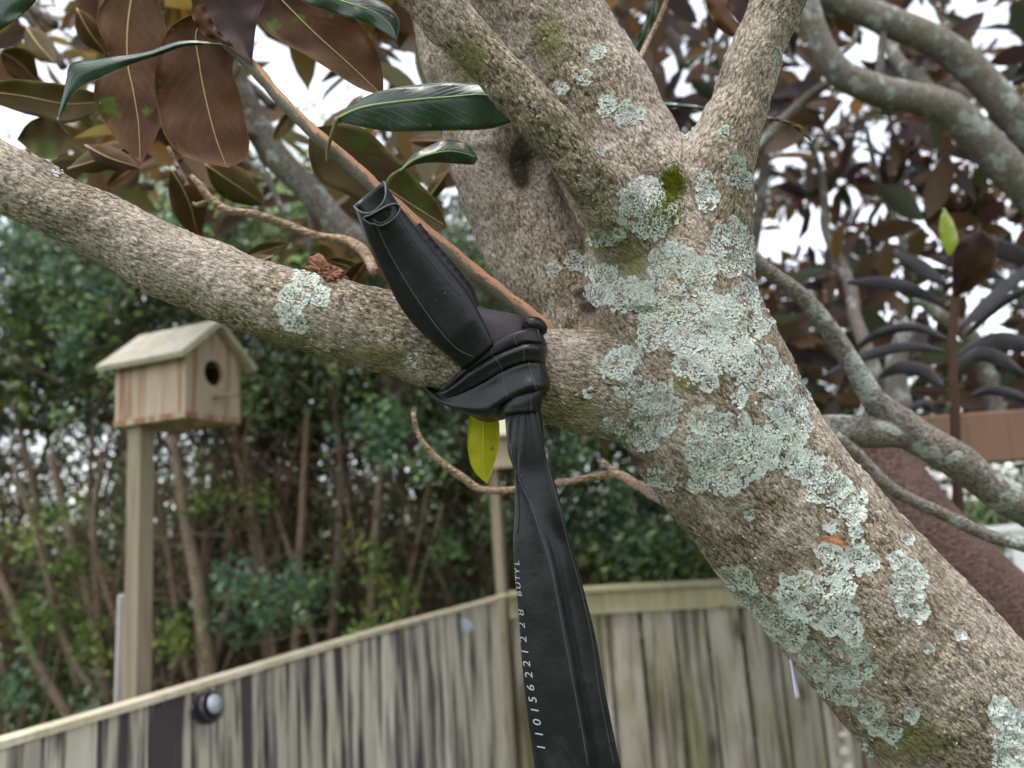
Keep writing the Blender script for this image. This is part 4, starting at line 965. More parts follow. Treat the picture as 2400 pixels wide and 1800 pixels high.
# pale blotches on the palings
def fence_blotch(x, y, s0, nrm, wpx, hpx, mat, lab):
    c = on_fence(x, y, s0, nrm, .016); d = (c - CAM).dot(FW)
    bm = bmesh.new(); bmesh.ops.create_icosphere(bm, subdivisions=3, radius=1)
    for v in bm.verts:
        q = np.array(v.co) * (1 + .35 * vnoise(np.array([v.co]) * 2.3 + x, 4)[0])
        v.co = c + RT * (q[0] * wpx * d / F) + UP * (q[1] * hpx * d / F) + nrm * (q[2] * .006)
    me = bpy.data.meshes.new('pale_blotch'); bm.to_mesh(me); bm.free(); me.materials.append(mat)
    return obj('pale_blotch', me, None, label=lab, category='lichen')
M_blueg = plain('blue_grey_lichen', (.40, .45, .50), .9, .1, .4, 120)
fence_blotch(1082, 1468, sL, nL, 26, 15, M_blueg, 'blue-grey lichen blotch at the top of the weathered fence')
M_cream = plain('cream_blotch', (.62, .56, .48), .9, .1, .2, 60)  # cream colour for the small blobs by the trunk foot
for (x, y, w_, h_, lab) in [(1976, 1722, 12, 6, 'upper pale blotch on the fence beside the trunk foot'), (1978, 1760, 11, 11, 'middle pale blotch on the fence beside the trunk foot'), (1988, 1797, 12, 7, 'lowest pale blotch on the fence beside the trunk foot')]:
    fence_blotch(x, y, sR, nR, w_, h_, M_cream, lab)

# ================================================================== BIRDHOUSES
def birdhouse(label, base, yaw, sc, post_bottom):
    """local frame: x along the front (to its right), y = outward normal of the front; base = centre of floor"""
    W2, L2, H, RH, t = .105, .13, .165, .085, .015
    B = thing('birdhouse', base, label, 'birdhouse', 'wooden birdhouses on posts')
    ca, sa = math.cos(yaw), math.sin(yaw)
    def X(p): return np.array(base) + sc * np.array([p[0] * ca - p[1] * sa, p[0] * sa + p[1] * ca, p[2]])
    def put(name, V, Fc, mat, parent=None):
        me = mesh_from(name, [X(v) for v in V], Fc, [mat], False); return obj(name, me, parent or B)
    # gabled end walls, front one with a round hole
    def gable(y0, y1, hole):
        outl = [(-W2, 0), (W2, 0), (W2, H), (0, H + RH), (-W2, H)]
        if not hole:
            V = [(x, y0, z) for x, z in outl] + [(x, y1, z) for x, z in outl]
            Fc = [(0, 1, 2, 3, 4), (9, 8, 7, 6, 5)] + [(i, i + 5, (i + 1) % 5 + 5, (i + 1) % 5) for i in range(5)]
            return put('wall', V, Fc, M_bird)
        nh = 30; hz, hr = H * .72, .037
        def edge_pt(a):
            dx, dz = math.cos(a), math.sin(a); best_ = 9
            for i in range(5):
                (xa, za), (xb, zb) = outl[i], outl[(i + 1) % 5]
                den = dx * (zb - za) - dz * (xb - xa)
                if abs(den) < 1e-9: continue
                s = ((xa) * (zb - za) - (za - hz) * (xb - xa)) / den
                u = ((xa) * dz - (za - hz) * dx) / den
                if s > 0 and -1e-6 <= u <= 1 + 1e-6: best_ = min(best_, s)
            return (dx * best_, hz + dz * best_)
        an = sorted(set([2 * math.pi * k / nh for k in range(nh)] + [math.atan2(z - hz, x) % (2 * math.pi) for x, z in outl])); m = len(an)
        O = [edge_pt(a) for a in an]; I = [(hr * math.cos(a), hz + hr * math.sin(a)) for a in an]
        V = [(x, y1, z) for x, z in O] + [(x, y1, z) for x, z in I] + [(x, y0, z) for x, z in O] + [(x, y0, z) for x, z in I]
        Fc = []
        for i in range(m):
            j = (i + 1) % m
            Fc += [(i, i + m, j + m, j), (i + 2 * m, j + 2 * m, j + 3 * m, i + 3 * m), (i + m, i + 3 * m, j + 3 * m, j + m), (i, j, j + 2 * m, i + 2 * m)]
        return put('wall', V, Fc, M_bird)
    fw_ = gable(L2 - t, L2, True); gable(-L2, -L2 + t, False)
    def bx(name, x0, x1, y0, y1, z0, z1, mat):
        V = [(x, y, z) for x in (x0, x1) for y in (y0, y1) for z in (z0, z1)]
        return put(name, V, [(0, 1, 3, 2), (4, 6, 7, 5), (0, 4, 5, 1), (2, 3, 7, 6), (0, 2, 6, 4), (1, 5, 7, 3)], mat)
    for s in (-1, 1): bx('wall', min(s * W2, s * (W2 - t)) + .0005 * s, max(s * W2, s * (W2 - t)) + .0005 * s, -L2 + t + .0005, L2 - t - .0005, 0, H - .004, M_bird)
    bx('floor', -W2 - .002, W2 + .002, -L2 - .002, L2 + .002, -.017, -.0005, M_bird)
    # roof boards
    ov, fo = .045, .028; th = .016
    sl = math.atan2(RH, W2); 
    for s in (-1, 1):
        ex = W2 + ov * math.cos(sl); ez = H - ov * math.sin(sl)
        up = .004
        V = [(0, -L2 - fo, H + RH + up), (0, L2 + fo, H + RH + up), (s * ex, L2 + fo, ez + up), (s * ex, -L2 - fo, ez + up)]
        nx, nz = s * math.sin(sl) * th, math.cos(sl) * th
        V += [(0 if k < 2 else v[0] + nx, v[1], v[2] + (th / math.cos(sl) if k < 2 else nz)) for k, v in enumerate(V)]
        V = [(v[0] + s * .0006, v[1], v[2]) for v in V]
        put('roof', V, [(0, 1, 2, 3), (7, 6, 5, 4), (0, 4, 5, 1), (1, 5, 6, 2), (2, 6, 7, 3), (3, 7, 4, 0)], M_birdroof)
    k = MB(); k.tube(np.array([X((0, L2 - .005, .048)), X((0, L2 + .085, .048))]), .0055 * sc, 10); k.build('perch', M_post, B)
    # post
    pw = .0245
    V = [(x + .06, y - .078, z) for x in (-pw, pw) for y in (-pw, pw) for z in ((post_bottom - base[2]) / sc, -.018)]
    put('post', V, [(0, 1, 3, 2), (4, 6, 7, 5), (0, 4, 5, 1), (2, 3, 7, 6), (0, 2, 6, 4), (1, 5, 7, 3)], M_post)
    return B
bc = P(419, 984, 2.18); bc = Vector((bc.x, bc.y, bc.z))
birdhouse('large wooden birdhouse with round hole and perch below the left branch', bc, math.radians(-112), .98, 0.0)
b2 = P(1200, 1090, 3.85)
birdhouse('distant birdhouse mostly hidden behind the hanging tube and yellow leaf', b2, math.radians(-112), .92, 0.0)
# grey batten beside the post
k = MB(); a, b_ = P(285, 1395, 2.27), P(277, 1640, 2.27); b_ = a + (b_ - a) * 2.5
k.tube(np.array([a, b_]), .012, 4); k.build('grey_stake', M_greywood, None, False, label='thin grey stake beside the large birdhouse post', category='stake')

# ================================================================== LEAF CLOUDS
LEAFT = np.array([[0, 0, 0], [.28, .36, .05], [.28, -.36, .05], [.65, .40, .03], [.65, -.40, .03], [1, 0, -.10], [.30, 0, -.03], [.66, 0, -.05]])
LEAFF = [(0, 6, 1), (0, 2, 6), (6, 7, 3, 1), (6, 2, 4, 7), (7, 5, 3), (7, 4, 5)]
LEAFS = np.array([[0, 0, 0], [.5, .5, .07], [1, 0, -.05], [.5, -.5, .07]]); LEAFSF = [(0, 2, 1), (0, 3, 2)]
def leaf_cloud(name, pos, dirs, nrms, lens, wids, cols, mat, parent, small=False, **props):
    n = len(pos)
    d = dirs / (np.linalg.norm(dirs, axis=1)[:, None] + 1e-9)
    s = np.cross(nrms, d); s /= np.linalg.norm(s, axis=1)[:, None] + 1e-9
    w = np.cross(d, s)
    T, LF = (LEAFS, LEAFSF) if small else (LEAFT, LEAFF)
    V = pos[:, None, :] + lens[:, None, None] * T[None, :, 0:1] * d[:, None, :] + (wids)[:, None, None] * T[None, :, 1:2] * s[:, None, :] + lens[:, None, None] * T[None, :, 2:3] * w[:, None, :]
    V = V.reshape(-1, 3)
    lv, ls, lt = [], [], []
    base = np.arange(n)[:, None] * len(T)
    loops = np.concatenate([np.array(f) for f in LF]); sizes = np.array([len(f) for f in LF])
    LV = (base + loops[None, :]).ravel(); SZ = np.tile(sizes, n); ST_ = np.concatenate([[0], np.cumsum(SZ)[:-1]])
    me = bpy.data.meshes.new(name)
    me.vertices.add(len(V)); me.vertices.foreach_set('co', V.ravel())
    me.loops.add(len(LV)); me.loops.foreach_set('vertex_index', LV.astype(np.int32))
    me.polygons.add(len(SZ)); me.polygons.foreach_set('loop_start', ST_.astype(np.int32)); me.polygons.foreach_set('loop_total', SZ.astype(np.int32))
    me.polygons.foreach_set('use_smooth', np.ones(len(SZ), dtype=bool))
    me.update(calc_edges=True)
    C = np.concatenate([cols, np.ones((n, 1))], 1); C = np.repeat(C, len(T), axis=0)
    me.color_attributes.new('tone', 'FLOAT_COLOR', 'POINT').data.foreach_set('color', C.ravel())
    me.materials.append(mat)
    return obj(name, me, parent, **props)
def unit(n):
    v = rng.normal(size=(n, 3)); return v / np.linalg.norm(v, axis=1)[:, None]
def pick(cols, n, jit=.25):
    c = np.array(cols)[rng.integers(0, len(cols), n)]
    return np.clip(c * rng.uniform(1 - jit, 1 + jit, (n, 1)), 0, 1)

# ---- big-leaved canopies of the magnolias behind (whorls of leaves at twig ends)
BROWNS = [tuple(c * .78 for c in q) for q in [(.13, .07, .03), (.18, .10, .035), (.12, .06, .035), (.20, .14, .035), (.09, .05, .03), (.16, .125, .035), (.24, .12, .03), (.14, .13, .03)]]
DARKS = [tuple(c * .72 for c in q) for q in [(.06, .035, .032), (.085, .045, .035), (.05, .03, .03), (.10, .06, .03), (.035, .045, .022), (.12, .08, .025), (.05, .065, .02)]]
MAGV = []
for fold, droop in ((.10, .10), (.04, .18), (.16, .04)):
    nl_ = 7; t = np.linspace(0, 1, nl_); wd = np.sin(np.clip(t, 0, 1) * math.pi) ** .75 * .19
    V = []
    for i in range(nl_):
        V += [(t[i], wd[i], fold * wd[i] * 2 - droop * t[i] ** 2), (t[i], 0, -droop * t[i] ** 2), (t[i], -wd[i], fold * wd[i] * 2 - droop * t[i] ** 2)]
    Fc = [(i * 3 + j, i * 3 + j + 1, (i + 1) * 3 + j + 1, (i + 1) * 3 + j) for i in range(nl_ - 1) for j in range(2)]
    MAGV.append((V, Fc))
def mag_mesh(v, col):
    V, Fc = MAGV[v]; me = mesh_from('leaf', V, Fc, [M_mag])
    me.color_attributes.new('tone', 'FLOAT_COLOR', 'POINT').data.foreach_set('color', np.tile(np.array([*col, 1.0]), len(V)))
    return me
MAGM = {}
def canopy(parent, centers, axes, size, cols, key, n_ind):
    """centers: whorl centres; each whorl has 5-8 leaves round its axis"""
    recs = []
    for c, a in zip(centers, axes):
        a = Vector(a).normalized(); u = a.orthogonal().normalized(); w = a.cross(u)
        k = random.randint(5, 8); ph = random.random() * 6.28
        for j in range(k):
            an = ph + 2 * math.pi * j / k + random.uniform(-.3, .3)
            el = random.uniform(-.1, .75)
            d = ((u * math.cos(an) + w * math.sin(an)) * math.cos(el) + a * math.sin(el)).normalized()
            recs.append((Vector(c) + d * .012, d, (a + Vector(unit(1)[0]) * .5).normalized(), size * random.uniform(.65, 1.15), random.randrange(3), random.randrange(len(cols))))
    def vis(r):
        q = np.array([r[0] + r[1] * r[3] * .5]); x, y, dpt = proj(q); return dpt[0] + (50 if not (-100 < x[0] < 2500 and -100 < y[0] < 1300) else 0)
    recs.sort(key=vis)
    for r in recs[:n_ind]:
        kk = (key, r[4], r[5])
        if kk not in MAGM: MAGM[kk] = mag_mesh(r[4], cols[r[5]])
        o = bpy.data.objects.new('leaf', MAGM[kk]); COL.objects.link(o)
        s = r[2].cross(r[1]).normalized(); w = r[1].cross(s)
        M = Matrix(((r[1].x, s.x, w.x, 0), (r[1].y, s.y, w.y, 0), (r[1].z, s.z, w.z, 0), (0, 0, 0, 1)))
        M = Matrix.Translation(r[0]) @ M @ Matrix.Scale(r[3], 4)
        o.parent = parent; o.matrix_parent_inverse = PINV[parent.name]; o.matrix_basis = M
    rest = recs[n_ind:]
    if rest:
        pos = np.array([r[0] for r in rest]); di = np.array([r[1] for r in rest]); nm = np.array([r[2] for r in rest]); ln = np.array([r[3] for r in rest])
        leaf_cloud('crown', pos, di, nm, ln, ln * .40, np.clip(np.array([cols[r[5]] for r in rest]) * rng.uniform(.75, 1.25, (len(rest), 1)), 0, 1), M_mag, parent, kind='stuff')
    return recs
def scatter_px(n, x0, x1, y0, y1, d0, d1, gaps, keepout=()):
    out = []
    while len(out) < n:
        x, y, d = random.uniform(x0, x1), random.uniform(y0, y1), random.uniform(d0, d1)
        ex = (50 if x < 1100 else 50) / d
        if x < 1100 and y > 285 + .42 * x: continue
        if any(((x - g[0]) / (g[2] + ex)) ** 2 + ((y - g[1]) / (g[3] + ex)) ** 2 < 1 and random.random() < .95 for g in gaps): continue
        out.append(P(x, y, d))
    return out
def axes_for(cs, up=.5):
    return [Vector((random.gauss(0, .6), random.gauss(-.2, .6), random.gauss(up, .5))) for _ in cs]

# right-hand magnolia, behind the trunk
MR = thing('magnolia_tree', (3.0, 3.1, 0), 'brown-leaved tree with bare grey limbs behind the trunk, upper right', 'tree')
limb_part('limb', [(1700, -130, 2.03, 26.4), (1860, -48, 2.03, 29.0), (1960, 0, 2.03, 31.7), (2070, 45, 2.002, 33.4), (2180, 92, 1.988, 34.3), (2287, 172, 1.988, 35.2), (2400, 300, 1.988, 37.0), (2520, 450, 2.03, 44.0), (2700, 700, 2.1, 52.8)], M_bark2, MR, 14)
limb_part('limb', [(1878, -90, 1.904, 23.8), (1895, 18, 1.904, 25.5), (1922, 105, 1.904, 28.2), (1965, 168, 1.904, 32.6), (2045, 205, 1.904, 34.3), (2142, 224, 1.904, 36.1), (2218, 255, 1.904, 38.7), (2287, 322, 1.918, 39.6), (2400, 438, 1.932, 40.5), (2540, 580, 1.988, 47.5), (2720, 790, 2.1, 52.8)], M_bark2, MR, 14)
limb_part('limb', [(2215, 255, 1.96, 25.5), (2180, 225, 1.988, 22.1), (2150, 190, 2.016, 20.4), (2095, 130, 2.1, 15.3), (2085, 60, 2.17, 13.6)], M_bark2, MR, 10, n=20)
limb_part('limb', [(1720, 560, 1.042, 16.6), (1800, 636, 1.042, 18.4), (1872, 690, 1.042, 20.2), (1945, 776, 1.047, 21.2), (2003, 866, 1.053, 23.9), (2053, 946, 1.058, 31.3), (2125, 1012, 1.064, 40.5), (2234, 1074, 1.064, 38.6), (2306, 1134, 1.07, 38.6), (2400, 1192, 1.075, 42.3), (2560, 1290, 1.098, 47.8), (2800, 1450, 1.176, 55.2)], M_bark2, MR, 16, .12)
limb_part('limb', [(1860, 1000, 1.05, 6), (1885, 1004, 1.06, 26), (1960, 1005, 1.075, 36), (2030, 1012, 1.064, 42.3), (2080, 1010, 1.064, 40.5), (2130, 1018, 1.064, 35.0)], M_bark2, MR, 16, .12, n=24)
limb_part('limb', [(1960, 1020, 0.968, 12.6), (2017, 1072, 0.968, 15.3), (2071, 1130, 0.968, 15.3), (2125, 1166, 0.974, 15.3), (2198, 1200, 0.979, 15.3), (2323, 1258, 0.99, 15.3), (2400, 1280, 0.99, 16.2), (2560, 1330, 1.012, 18.0)], M_bark2, MR, 12, .1)
limb_part('limb', [(2010, 1010, 1.55, 75), (2110, 1180, 1.5, 105), (2250, 1370, 1.45, 125), (2420, 1600, 1.42, 150), (2600, 1850, 1.42, 170)], M_barkred, MR, 20, .1)
for q in [[(1900, 330, 2.4, 8), (1930, 440, 2.4, 9), (1935, 540, 2.3, 11), (1985, 650, 2.2, 14), (2010, 760, 2.1, 16), (2060, 900, 2.0, 18)], [(2030, 300, 2.5, 5), (2060, 430, 2.5, 7), (2090, 500, 2.5, 8), (2115, 570, 2.4, 9), (2140, 660, 2.4, 10)], [(2160, 300, 2.6, 5), (2130, 400, 2.6, 6), (2090, 480, 2.55, 7), (2085, 520, 2.5, 8)],
          [(1930, 150, 2.2, 5), (2000, 100, 2.2, 6), (2010, 30, 2.2, 6)], [(2060, 210, 2.0, 9), (2065, 120, 2.0, 10), (2075, 40, 2.0, 8)], [(1700, 420, 2.1, 7), (1790, 330, 2.1, 12), (1880, 240, 2.1, 12), (1950, 190, 2.0, 10)],
          [(1700, 900, 2.6, 14), (1790, 420, 2.6, 13), (1760, 300, 2.6, 12), (1690, 130, 2.6, 10)], [(2350, 1010, 2.2, 20), (2280, 800, 2.2, 22), (2200, 740, 2.2, 16), (2150, 700, 2.2, 8)], [(1600, 160, 2.6, 12), (1560, 60, 2.6, 11), (1440, -40, 2.6, 8)], [(1480, 130, 2.4, 9), (1440, 50, 2.4, 8), (1380, -20, 2.4, 7)], [(2130, 760, 1.9, 22), (2100, 860, 1.9, 26), (2110, 960, 1.9, 30)]]:
    limb_part('twig', q, M_bark2, MR, 8, n=24)
GAPS_R = [(1860, 550, 115, 75), (1990, 120, 60, 45), (2070, 140, 60, 45), (2310, 60, 95, 90), (2300, 750, 95, 85), (1630, 40, 45, 45), (1620, 205, 35, 45), (1960, 230, 40, 45), (2030, 340, 60, 45), (2380, 560, 60, 60), (1895, 170, 40, 50), (2130, 30, 45, 40), (2100, 740, 60, 35), (2390, 180, 50, 50), (2000, 520, 45, 40)]
cs = scatter_px(580, 1380, 2620, -260, 980, 2.2, 4.6, GAPS_R)
cs += scatter_px(620, 1380, 2620, -260, 980, 4.2, 7.0, [(g[0], g[1], g[2] * .62, g[3] * .62) for g in GAPS_R])
canopy(MR, cs, axes_for(cs), .165, DARKS + BROWNS[:3], 'R', 290)

# left-hand magnolia, behind the leaves at the upper left
ML = thing('magnolia_tree', (-2.3, 2.9, 0), 'rusty-leaved tree behind the big foreground leaves, upper left', 'tree')
limb_part('limb', [(1010, 640, 1.5, 26), (900, 585, 1.5, 30), (834, 558, 1.5, 32), (780, 515, 1.5, 32), (725, 450, 1.5, 33), (671, 392, 1.5, 33), (620, 320, 1.52, 34), (570, 230, 1.55, 32), (520, 120, 1.6, 30), (480, 0, 1.65, 28), (420, -150, 1.7, 24)], M_bark2, ML, 12)
for q in [[(770, 560, 1.6, 6), (765, 520, 1.6, 7), (760, 470, 1.6, 6)], [(725, 590, 1.5, 6), (730, 540, 1.5, 7), (722, 480, 1.5, 6)], [(660, 500, 1.4, 6), (640, 440, 1.4, 8), (615, 400, 1.4, 9), (560, 370, 1.42, 7)], [(640, 250, 1.8, 12), (560, 180, 1.8, 12), (480, 130, 1.8, 10)], [(960, 260, 1.7, 14), (900, 150, 1.7, 14), (830, 60, 1.7, 12), (760, -60, 1.7, 10)], [(300, 420, 1.5, 7), (230, 425, 1.5, 8), (360, 440, 1.5, 8)], [(130, 60, 1.6, 12), (60, 20, 1.6, 12), (150, 160, 1.6, 10)]]:
    limb_part('twig', q, M_bark2, ML, 8, n=20)
GAPS_L = [(55, 285, 95, 55), (130, 150, 60, 60), (180, 60, 35, 60), (690, 230, 125, 85), (740, 270, 70, 60), (30, 130, 50, 50), (980, 345, 75, 30), (640, 70, 30, 40), (950, 110, 30, 90), (1110, 570, 60, 45), (120, 20, 60, 45), (650, 360, 50, 50), (700, 440, 50, 40), (930, 230, 40, 40)]
cs = scatter_px(275, -260, 1080, -260, 620, 1.35, 3.4, GAPS_L)
canopy(ML, cs, axes_for(cs, .4), .15, BROWNS, 'L', 290)

# ---- dark purple-leaved shrub on the right
PS = thing('purple_leaved_shrub', (1.5, 1.62, 0), 'shrub with narrow dark purple leaves round an upright stem, right of the trunk', 'shrub')
limb_part('stem', [(2270, 1800, 1.55, 16), (2250, 1300, 1.52, 13), (2238, 960, 1.5, 11), (2232, 800, 1.5, 10), (2240, 690, 1.5, 9), (2236, 600, 1.5, 7), (2232, 560, 1.5, 5)], M_ldark, PS, 8)
for q, w, d in [([(2230, 799), (2150, 768), (2062, 780), (1992, 830)], 11, 1.75), ([(2226, 826), (2130, 812), (2020, 838), (1927, 884)], 12, 1.6), ([(2214, 905), (2168, 872), (2110, 862), (2060, 884)], 16, 1.55), ([(2212, 716), (2150, 684), (2080, 664), (1985, 662)], 16, 1.7), ([(2216, 668), (2160, 628), (2120, 606), (2098, 584)], 18, 1.8),
                ([(2250, 772), (2300, 722), (2360, 672), (2440, 600)], 15, 1.7), ([(2262, 790), (2310, 742), (2355, 706), (2440, 660)], 10, 1.55), ([(2236, 838), (2300, 812), (2360, 800), (2450, 822)], 22, 1.65), ([(2228, 880), (2268, 842), (2320, 832), (2410, 884)], 17, 1.5), ([(2270, 930), (2320, 915), (2380, 926), (2450, 962)], 12, 1.6), ([(2246, 688), (2272, 662), (2306, 640), (2350, 652)], 15, 1.75), ([(2120, 965), (2145, 950), (2170, 948), (2188, 966)], 9, 1.6), ([(2290, 560), (2350, 585), (2390, 600), (2440, 640)], 22, 1.8)]:
    q = np.array(q, float); a = catmull(q, 8); T = np.gradient(a, axis=0); T /= np.linalg.norm(T, axis=1)[:, None]; N_ = np.stack([-T[:, 1], T[:, 0]], 1)
    pr = (np.sin(np.linspace(.03, .97, 8) * math.pi) ** .7)[:, None] * w * 1.05
    leaf([tuple(p) for p in a - N_ * pr], [tuple(p) for p in a + N_ * pr], (d, d + random.uniform(-.25, .25)), M_lpurple, M_lpurple, None, parent=PS, bulge=.004, nl=14, nc=6)
leaf([(2236, 695), (2232, 640), (2240, 580), (2275, 545), (2300, 540)], [(2244, 697), (2290, 670), (2325, 630), (2338, 570), (2304, 540)], (1.46, 1.4), M_ldark, M_ldark, None, parent=PS, bulge=.02, label='broad dark maroon leaf')
leaf([(2222, 600), (2204, 560), (2202, 520), (2212, 488)], [(2228, 598), (2246, 570), (2236, 525), (2214, 488)], (1.44, 1.4), M_lpale, M_lpale, None, parent=PS, bulge=.01, label='pale young green leaf')

# ---- brown beam and white railing
def beam(name, pa, pb, h, dep, mat, **props):
    """box between two points of its top front edge"""
    d = (pb - pa).normalized(); nrm = Vector((d.y, -d.x, 0)).normalized(); up = Vector((0, 0, 1))
    c = (pa + pb) / 2 - up * (h / 2) - nrm * (dep / 2)
    k = MB(); k.box(np.array(c), ((pb - pa).length / 2, dep / 2, h / 2), np.array([[d.x, nrm.x, 0], [d.y, nrm.y, 0], [d.z, 0, 1]])); o = k.build(name, mat, props.pop('parent', None), False, **props)
    m = o.modifiers.new('bevel', 'BEVEL'); m.width = .006; m.segments = 2
    return o
ba, bb = P(2151, 977, 1.85), P(2400, 957, 1.85); bd = bb - ba; bd.z = 0
ba = Vector((ba.x, ba.y, (ba.z + bb.z) / 2))
BT = thing('timber_beam', (ba + bd * 3).xyz * Vector((1, 1, 0)) if False else Vector(((ba + bd * 3).x, (ba + bd * 3).y, 0)), 'reddish-brown horizontal timber beam behind the right-hand limb', 'beam')
beam('rail', ba - bd * 1.2, ba + bd * 3.4, .122, .05, M_beam, parent=BT)
for s in (2.2, 3.3):
    k = MB(); c = ba + bd * s + Vector((0, .08, 0)); k.box(np.array((c.x, c.y, c.z / 2)), (.05, .05, c.z / 2)); k.build('post', M_beam, BT, False)
WR = thing('white_railing', Vector((P(2400, 1330, 3.0).x, P(2400, 1330, 3.0).y, 0)), 'white painted garden railing at the far right edge behind the thin branch', 'railing')
for a, b_, w_ in [((2278, 1238), (2560, 1215), .03), ((2345, 1332), (2560, 1322), .012), ((2345, 1300), (2560, 1290), .012)]:
    beam('rail', P(*a, 3.0), P(*b_, 3.0), w_, .05, M_white, parent=WR)
for x in (2375, 2480):
    p = P(x, 1240, 3.03); k = MB(); k.box(np.array((p.x, p.y, p.z / 2)), (.03, .02, p.z / 2)); k.build('post', M_white, WR, False)

# ================================================================== HEDGE TREES BEHIND THE FENCE
GREENS = [(.055, .09, .03), (.075, .12, .045), (.085, .135, .065), (.055, .08, .035), (.11, .16, .085), (.075, .105, .03)]
YEL = [(.18, .24, .045), (.13, .21, .035), (.23, .25, .07), (.09, .16, .03)]
TEAL = [(.07, .13, .07), (.10, .18, .105), (.06, .105, .06), (.055, .09, .04), (.14, .22, .095)]
def hedge_tree(label, X, Y, spread, height, n_stem, n_twig, n_leaf, n_clump, cols, crown_low, lean=0, leafL=.062, stemr=.03, top_sp=1.0):
    T = thing('hedge_tree', (X, Y, 0), label, 'tree', 'hedge trees behind the fence')
    tips = []
    for i in range(n_stem):
        a = random.uniform(0, 6.28); r0 = random.uniform(.02, .16)
        p = np.array([X + r0 * math.cos(a), Y + r0 * math.sin(a) * .6, 0.0]); pts = [p.copy()]
        v = np.array([random.gauss(lean, .17), random.gauss(0, .12), 1.0])
        for s in range(7):
            v = v * np.array([.8, .8, 1]) + np.array([random.gauss(0, .11), random.gauss(0, .08), 0]); p = p + v * height / 8.5; pts.append(p.copy())
        A = catmull(np.array(pts), 26); r = stemr * random.choice((.45, .6, .8, 1.0, 1.5))
        k = MB(); k.tube(A, np.linspace(r, r * .25, 26), 7); k.build('trunk', M_barkthin, T)
        tips += [A[j] for j in range(8, 26, 2)]
    tips = np.array(tips)
    k = MB()
    for i in range(n_twig):
        b0 = tips[random.randrange(len(tips))].copy(); L = random.uniform(.25, .85)
        d = np.array([random.gauss(0, .42), random.gauss(0, .35), random.uniform(.1, 1.3)]); d /= np.linalg.norm(d)
        pts = [b0]
        for s in range(4):
            d = d + rng.normal(size=3) * .22; d /= np.linalg.norm(d); pts.append(pts[-1] + d * L / 4)
        r = random.uniform(.003, .009); k.tube(np.array(pts), np.linspace(r, r * .4, 5), 4, False)
    k.build('twigs', M_barkthin, T, kind='stuff')
    # crown: shoots with a tuft of leaves each, tone set per tuft, pale ones stand in for highlights
    pos, colr = [], []
    def tuft(c, m, sg):
        q = rng.normal(size=(m, 3)) * sg; pos.append(c + q)
        f = random.choice((.5, .65, .8, 1.0, 1.0, 1.35, 1.9)); base_c = np.array(random.choice(cols)) * f
        if f > 1.3: base_c = base_c * np.array([1.25, 1.15, .8])
        colr.append(np.clip(base_c * rng.uniform(.75, 1.3, (m, 1)), 0, 1))
    for i in range(max(1, n_leaf // 30)):
        z = crown_low + (height - crown_low) * random.random() ** .9
        tuft(np.array([X + lean * z * .5 + random.gauss(0, spread * top_sp), Y + random.gauss(0, .42), z]), 30, np.array([.075, .075, .065]))
    for i in range(n_clump):
        c = tips[random.randrange(len(tips))] + rng.normal(size=3) * np.array([.22, .2, .12])
        if c[2] > crown_low + .2: continue
        tuft(c, random.randint(18, 45), .065)
    pos = np.vstack(pos); n = len(pos)
    leaf_cloud('crown', pos, unit(n) + np.array([0, -.2, .45]), unit(n) + np.array([0, -.3, .9]), rng.uniform(.6, 1.25, n) * leafL, rng.uniform(.6, 1.1, n) * leafL * .46, np.vstack(colr), M_hedge, T, small=True, kind='stuff')
    return T
hedge_tree('hedge tree with slanting stems at the far left edge below the branch', -3.15, 4.75, .42, 3.9, 11, 560, 15000, 70, GREENS, 2.6, .05)
hedge_tree('dark-stemmed hedge tree directly behind the large birdhouse', -2.15, 4.6, .42, 3.9, 12, 560, 15000, 70, GREENS, 2.6)
hedge_tree('hedge tree right of the large birdhouse post with a forked brown stem', -1.45, 4.75, .40, 3.85, 12, 620, 14000, 80, GREENS + TEAL, 2.45)
hedge_tree('thicket-like hedge tree of many thin twigs above the middle of the weathered fence', -.75, 4.8, .40, 3.8, 13, 760, 13000, 80, GREENS, 2.3)
hedge_tree('hedge tree with teal leaf sprays behind the yellow leaf', -.08, 4.8, .40, 3.7, 12, 640, 14000, 100, TEAL + GREENS, 2.1)
hedge_tree('dense teal-green shrub behind the fence corner right of the hanging tube', .75, 4.7, .48, 3.0, 6, 60, 16000, 90, TEAL + GREENS, 1.2, leafL=.066)
hedge_tree('dark hedge tree behind the trunk and right-hand fence', 1.9, 4.9, .6, 2.9, 6, 60, 11000, 20, GREENS, 1.0, leafL=.06)
hedge_tree('dark hedge tree behind the brown beam at the right edge', 3.3, 5.0, .7, 2.6, 6, 60, 9000, 20, GREENS, .6, leafL=.06)
HL = [o for o in bpy.data.objects if o.name.startswith('hedge_tree') and 'label' in o]
def htree(word): return next(o for o in HL if word in o['label'])
M_stempale = bark_material('bark_pale_brown_stems', (.34, .25, .18), (.24, .17, .12), (.09, .065, .05), (.2, .17, .1), (.31, .23, .17), attr=False, scale=.3)  # paler brown version of the stem bark
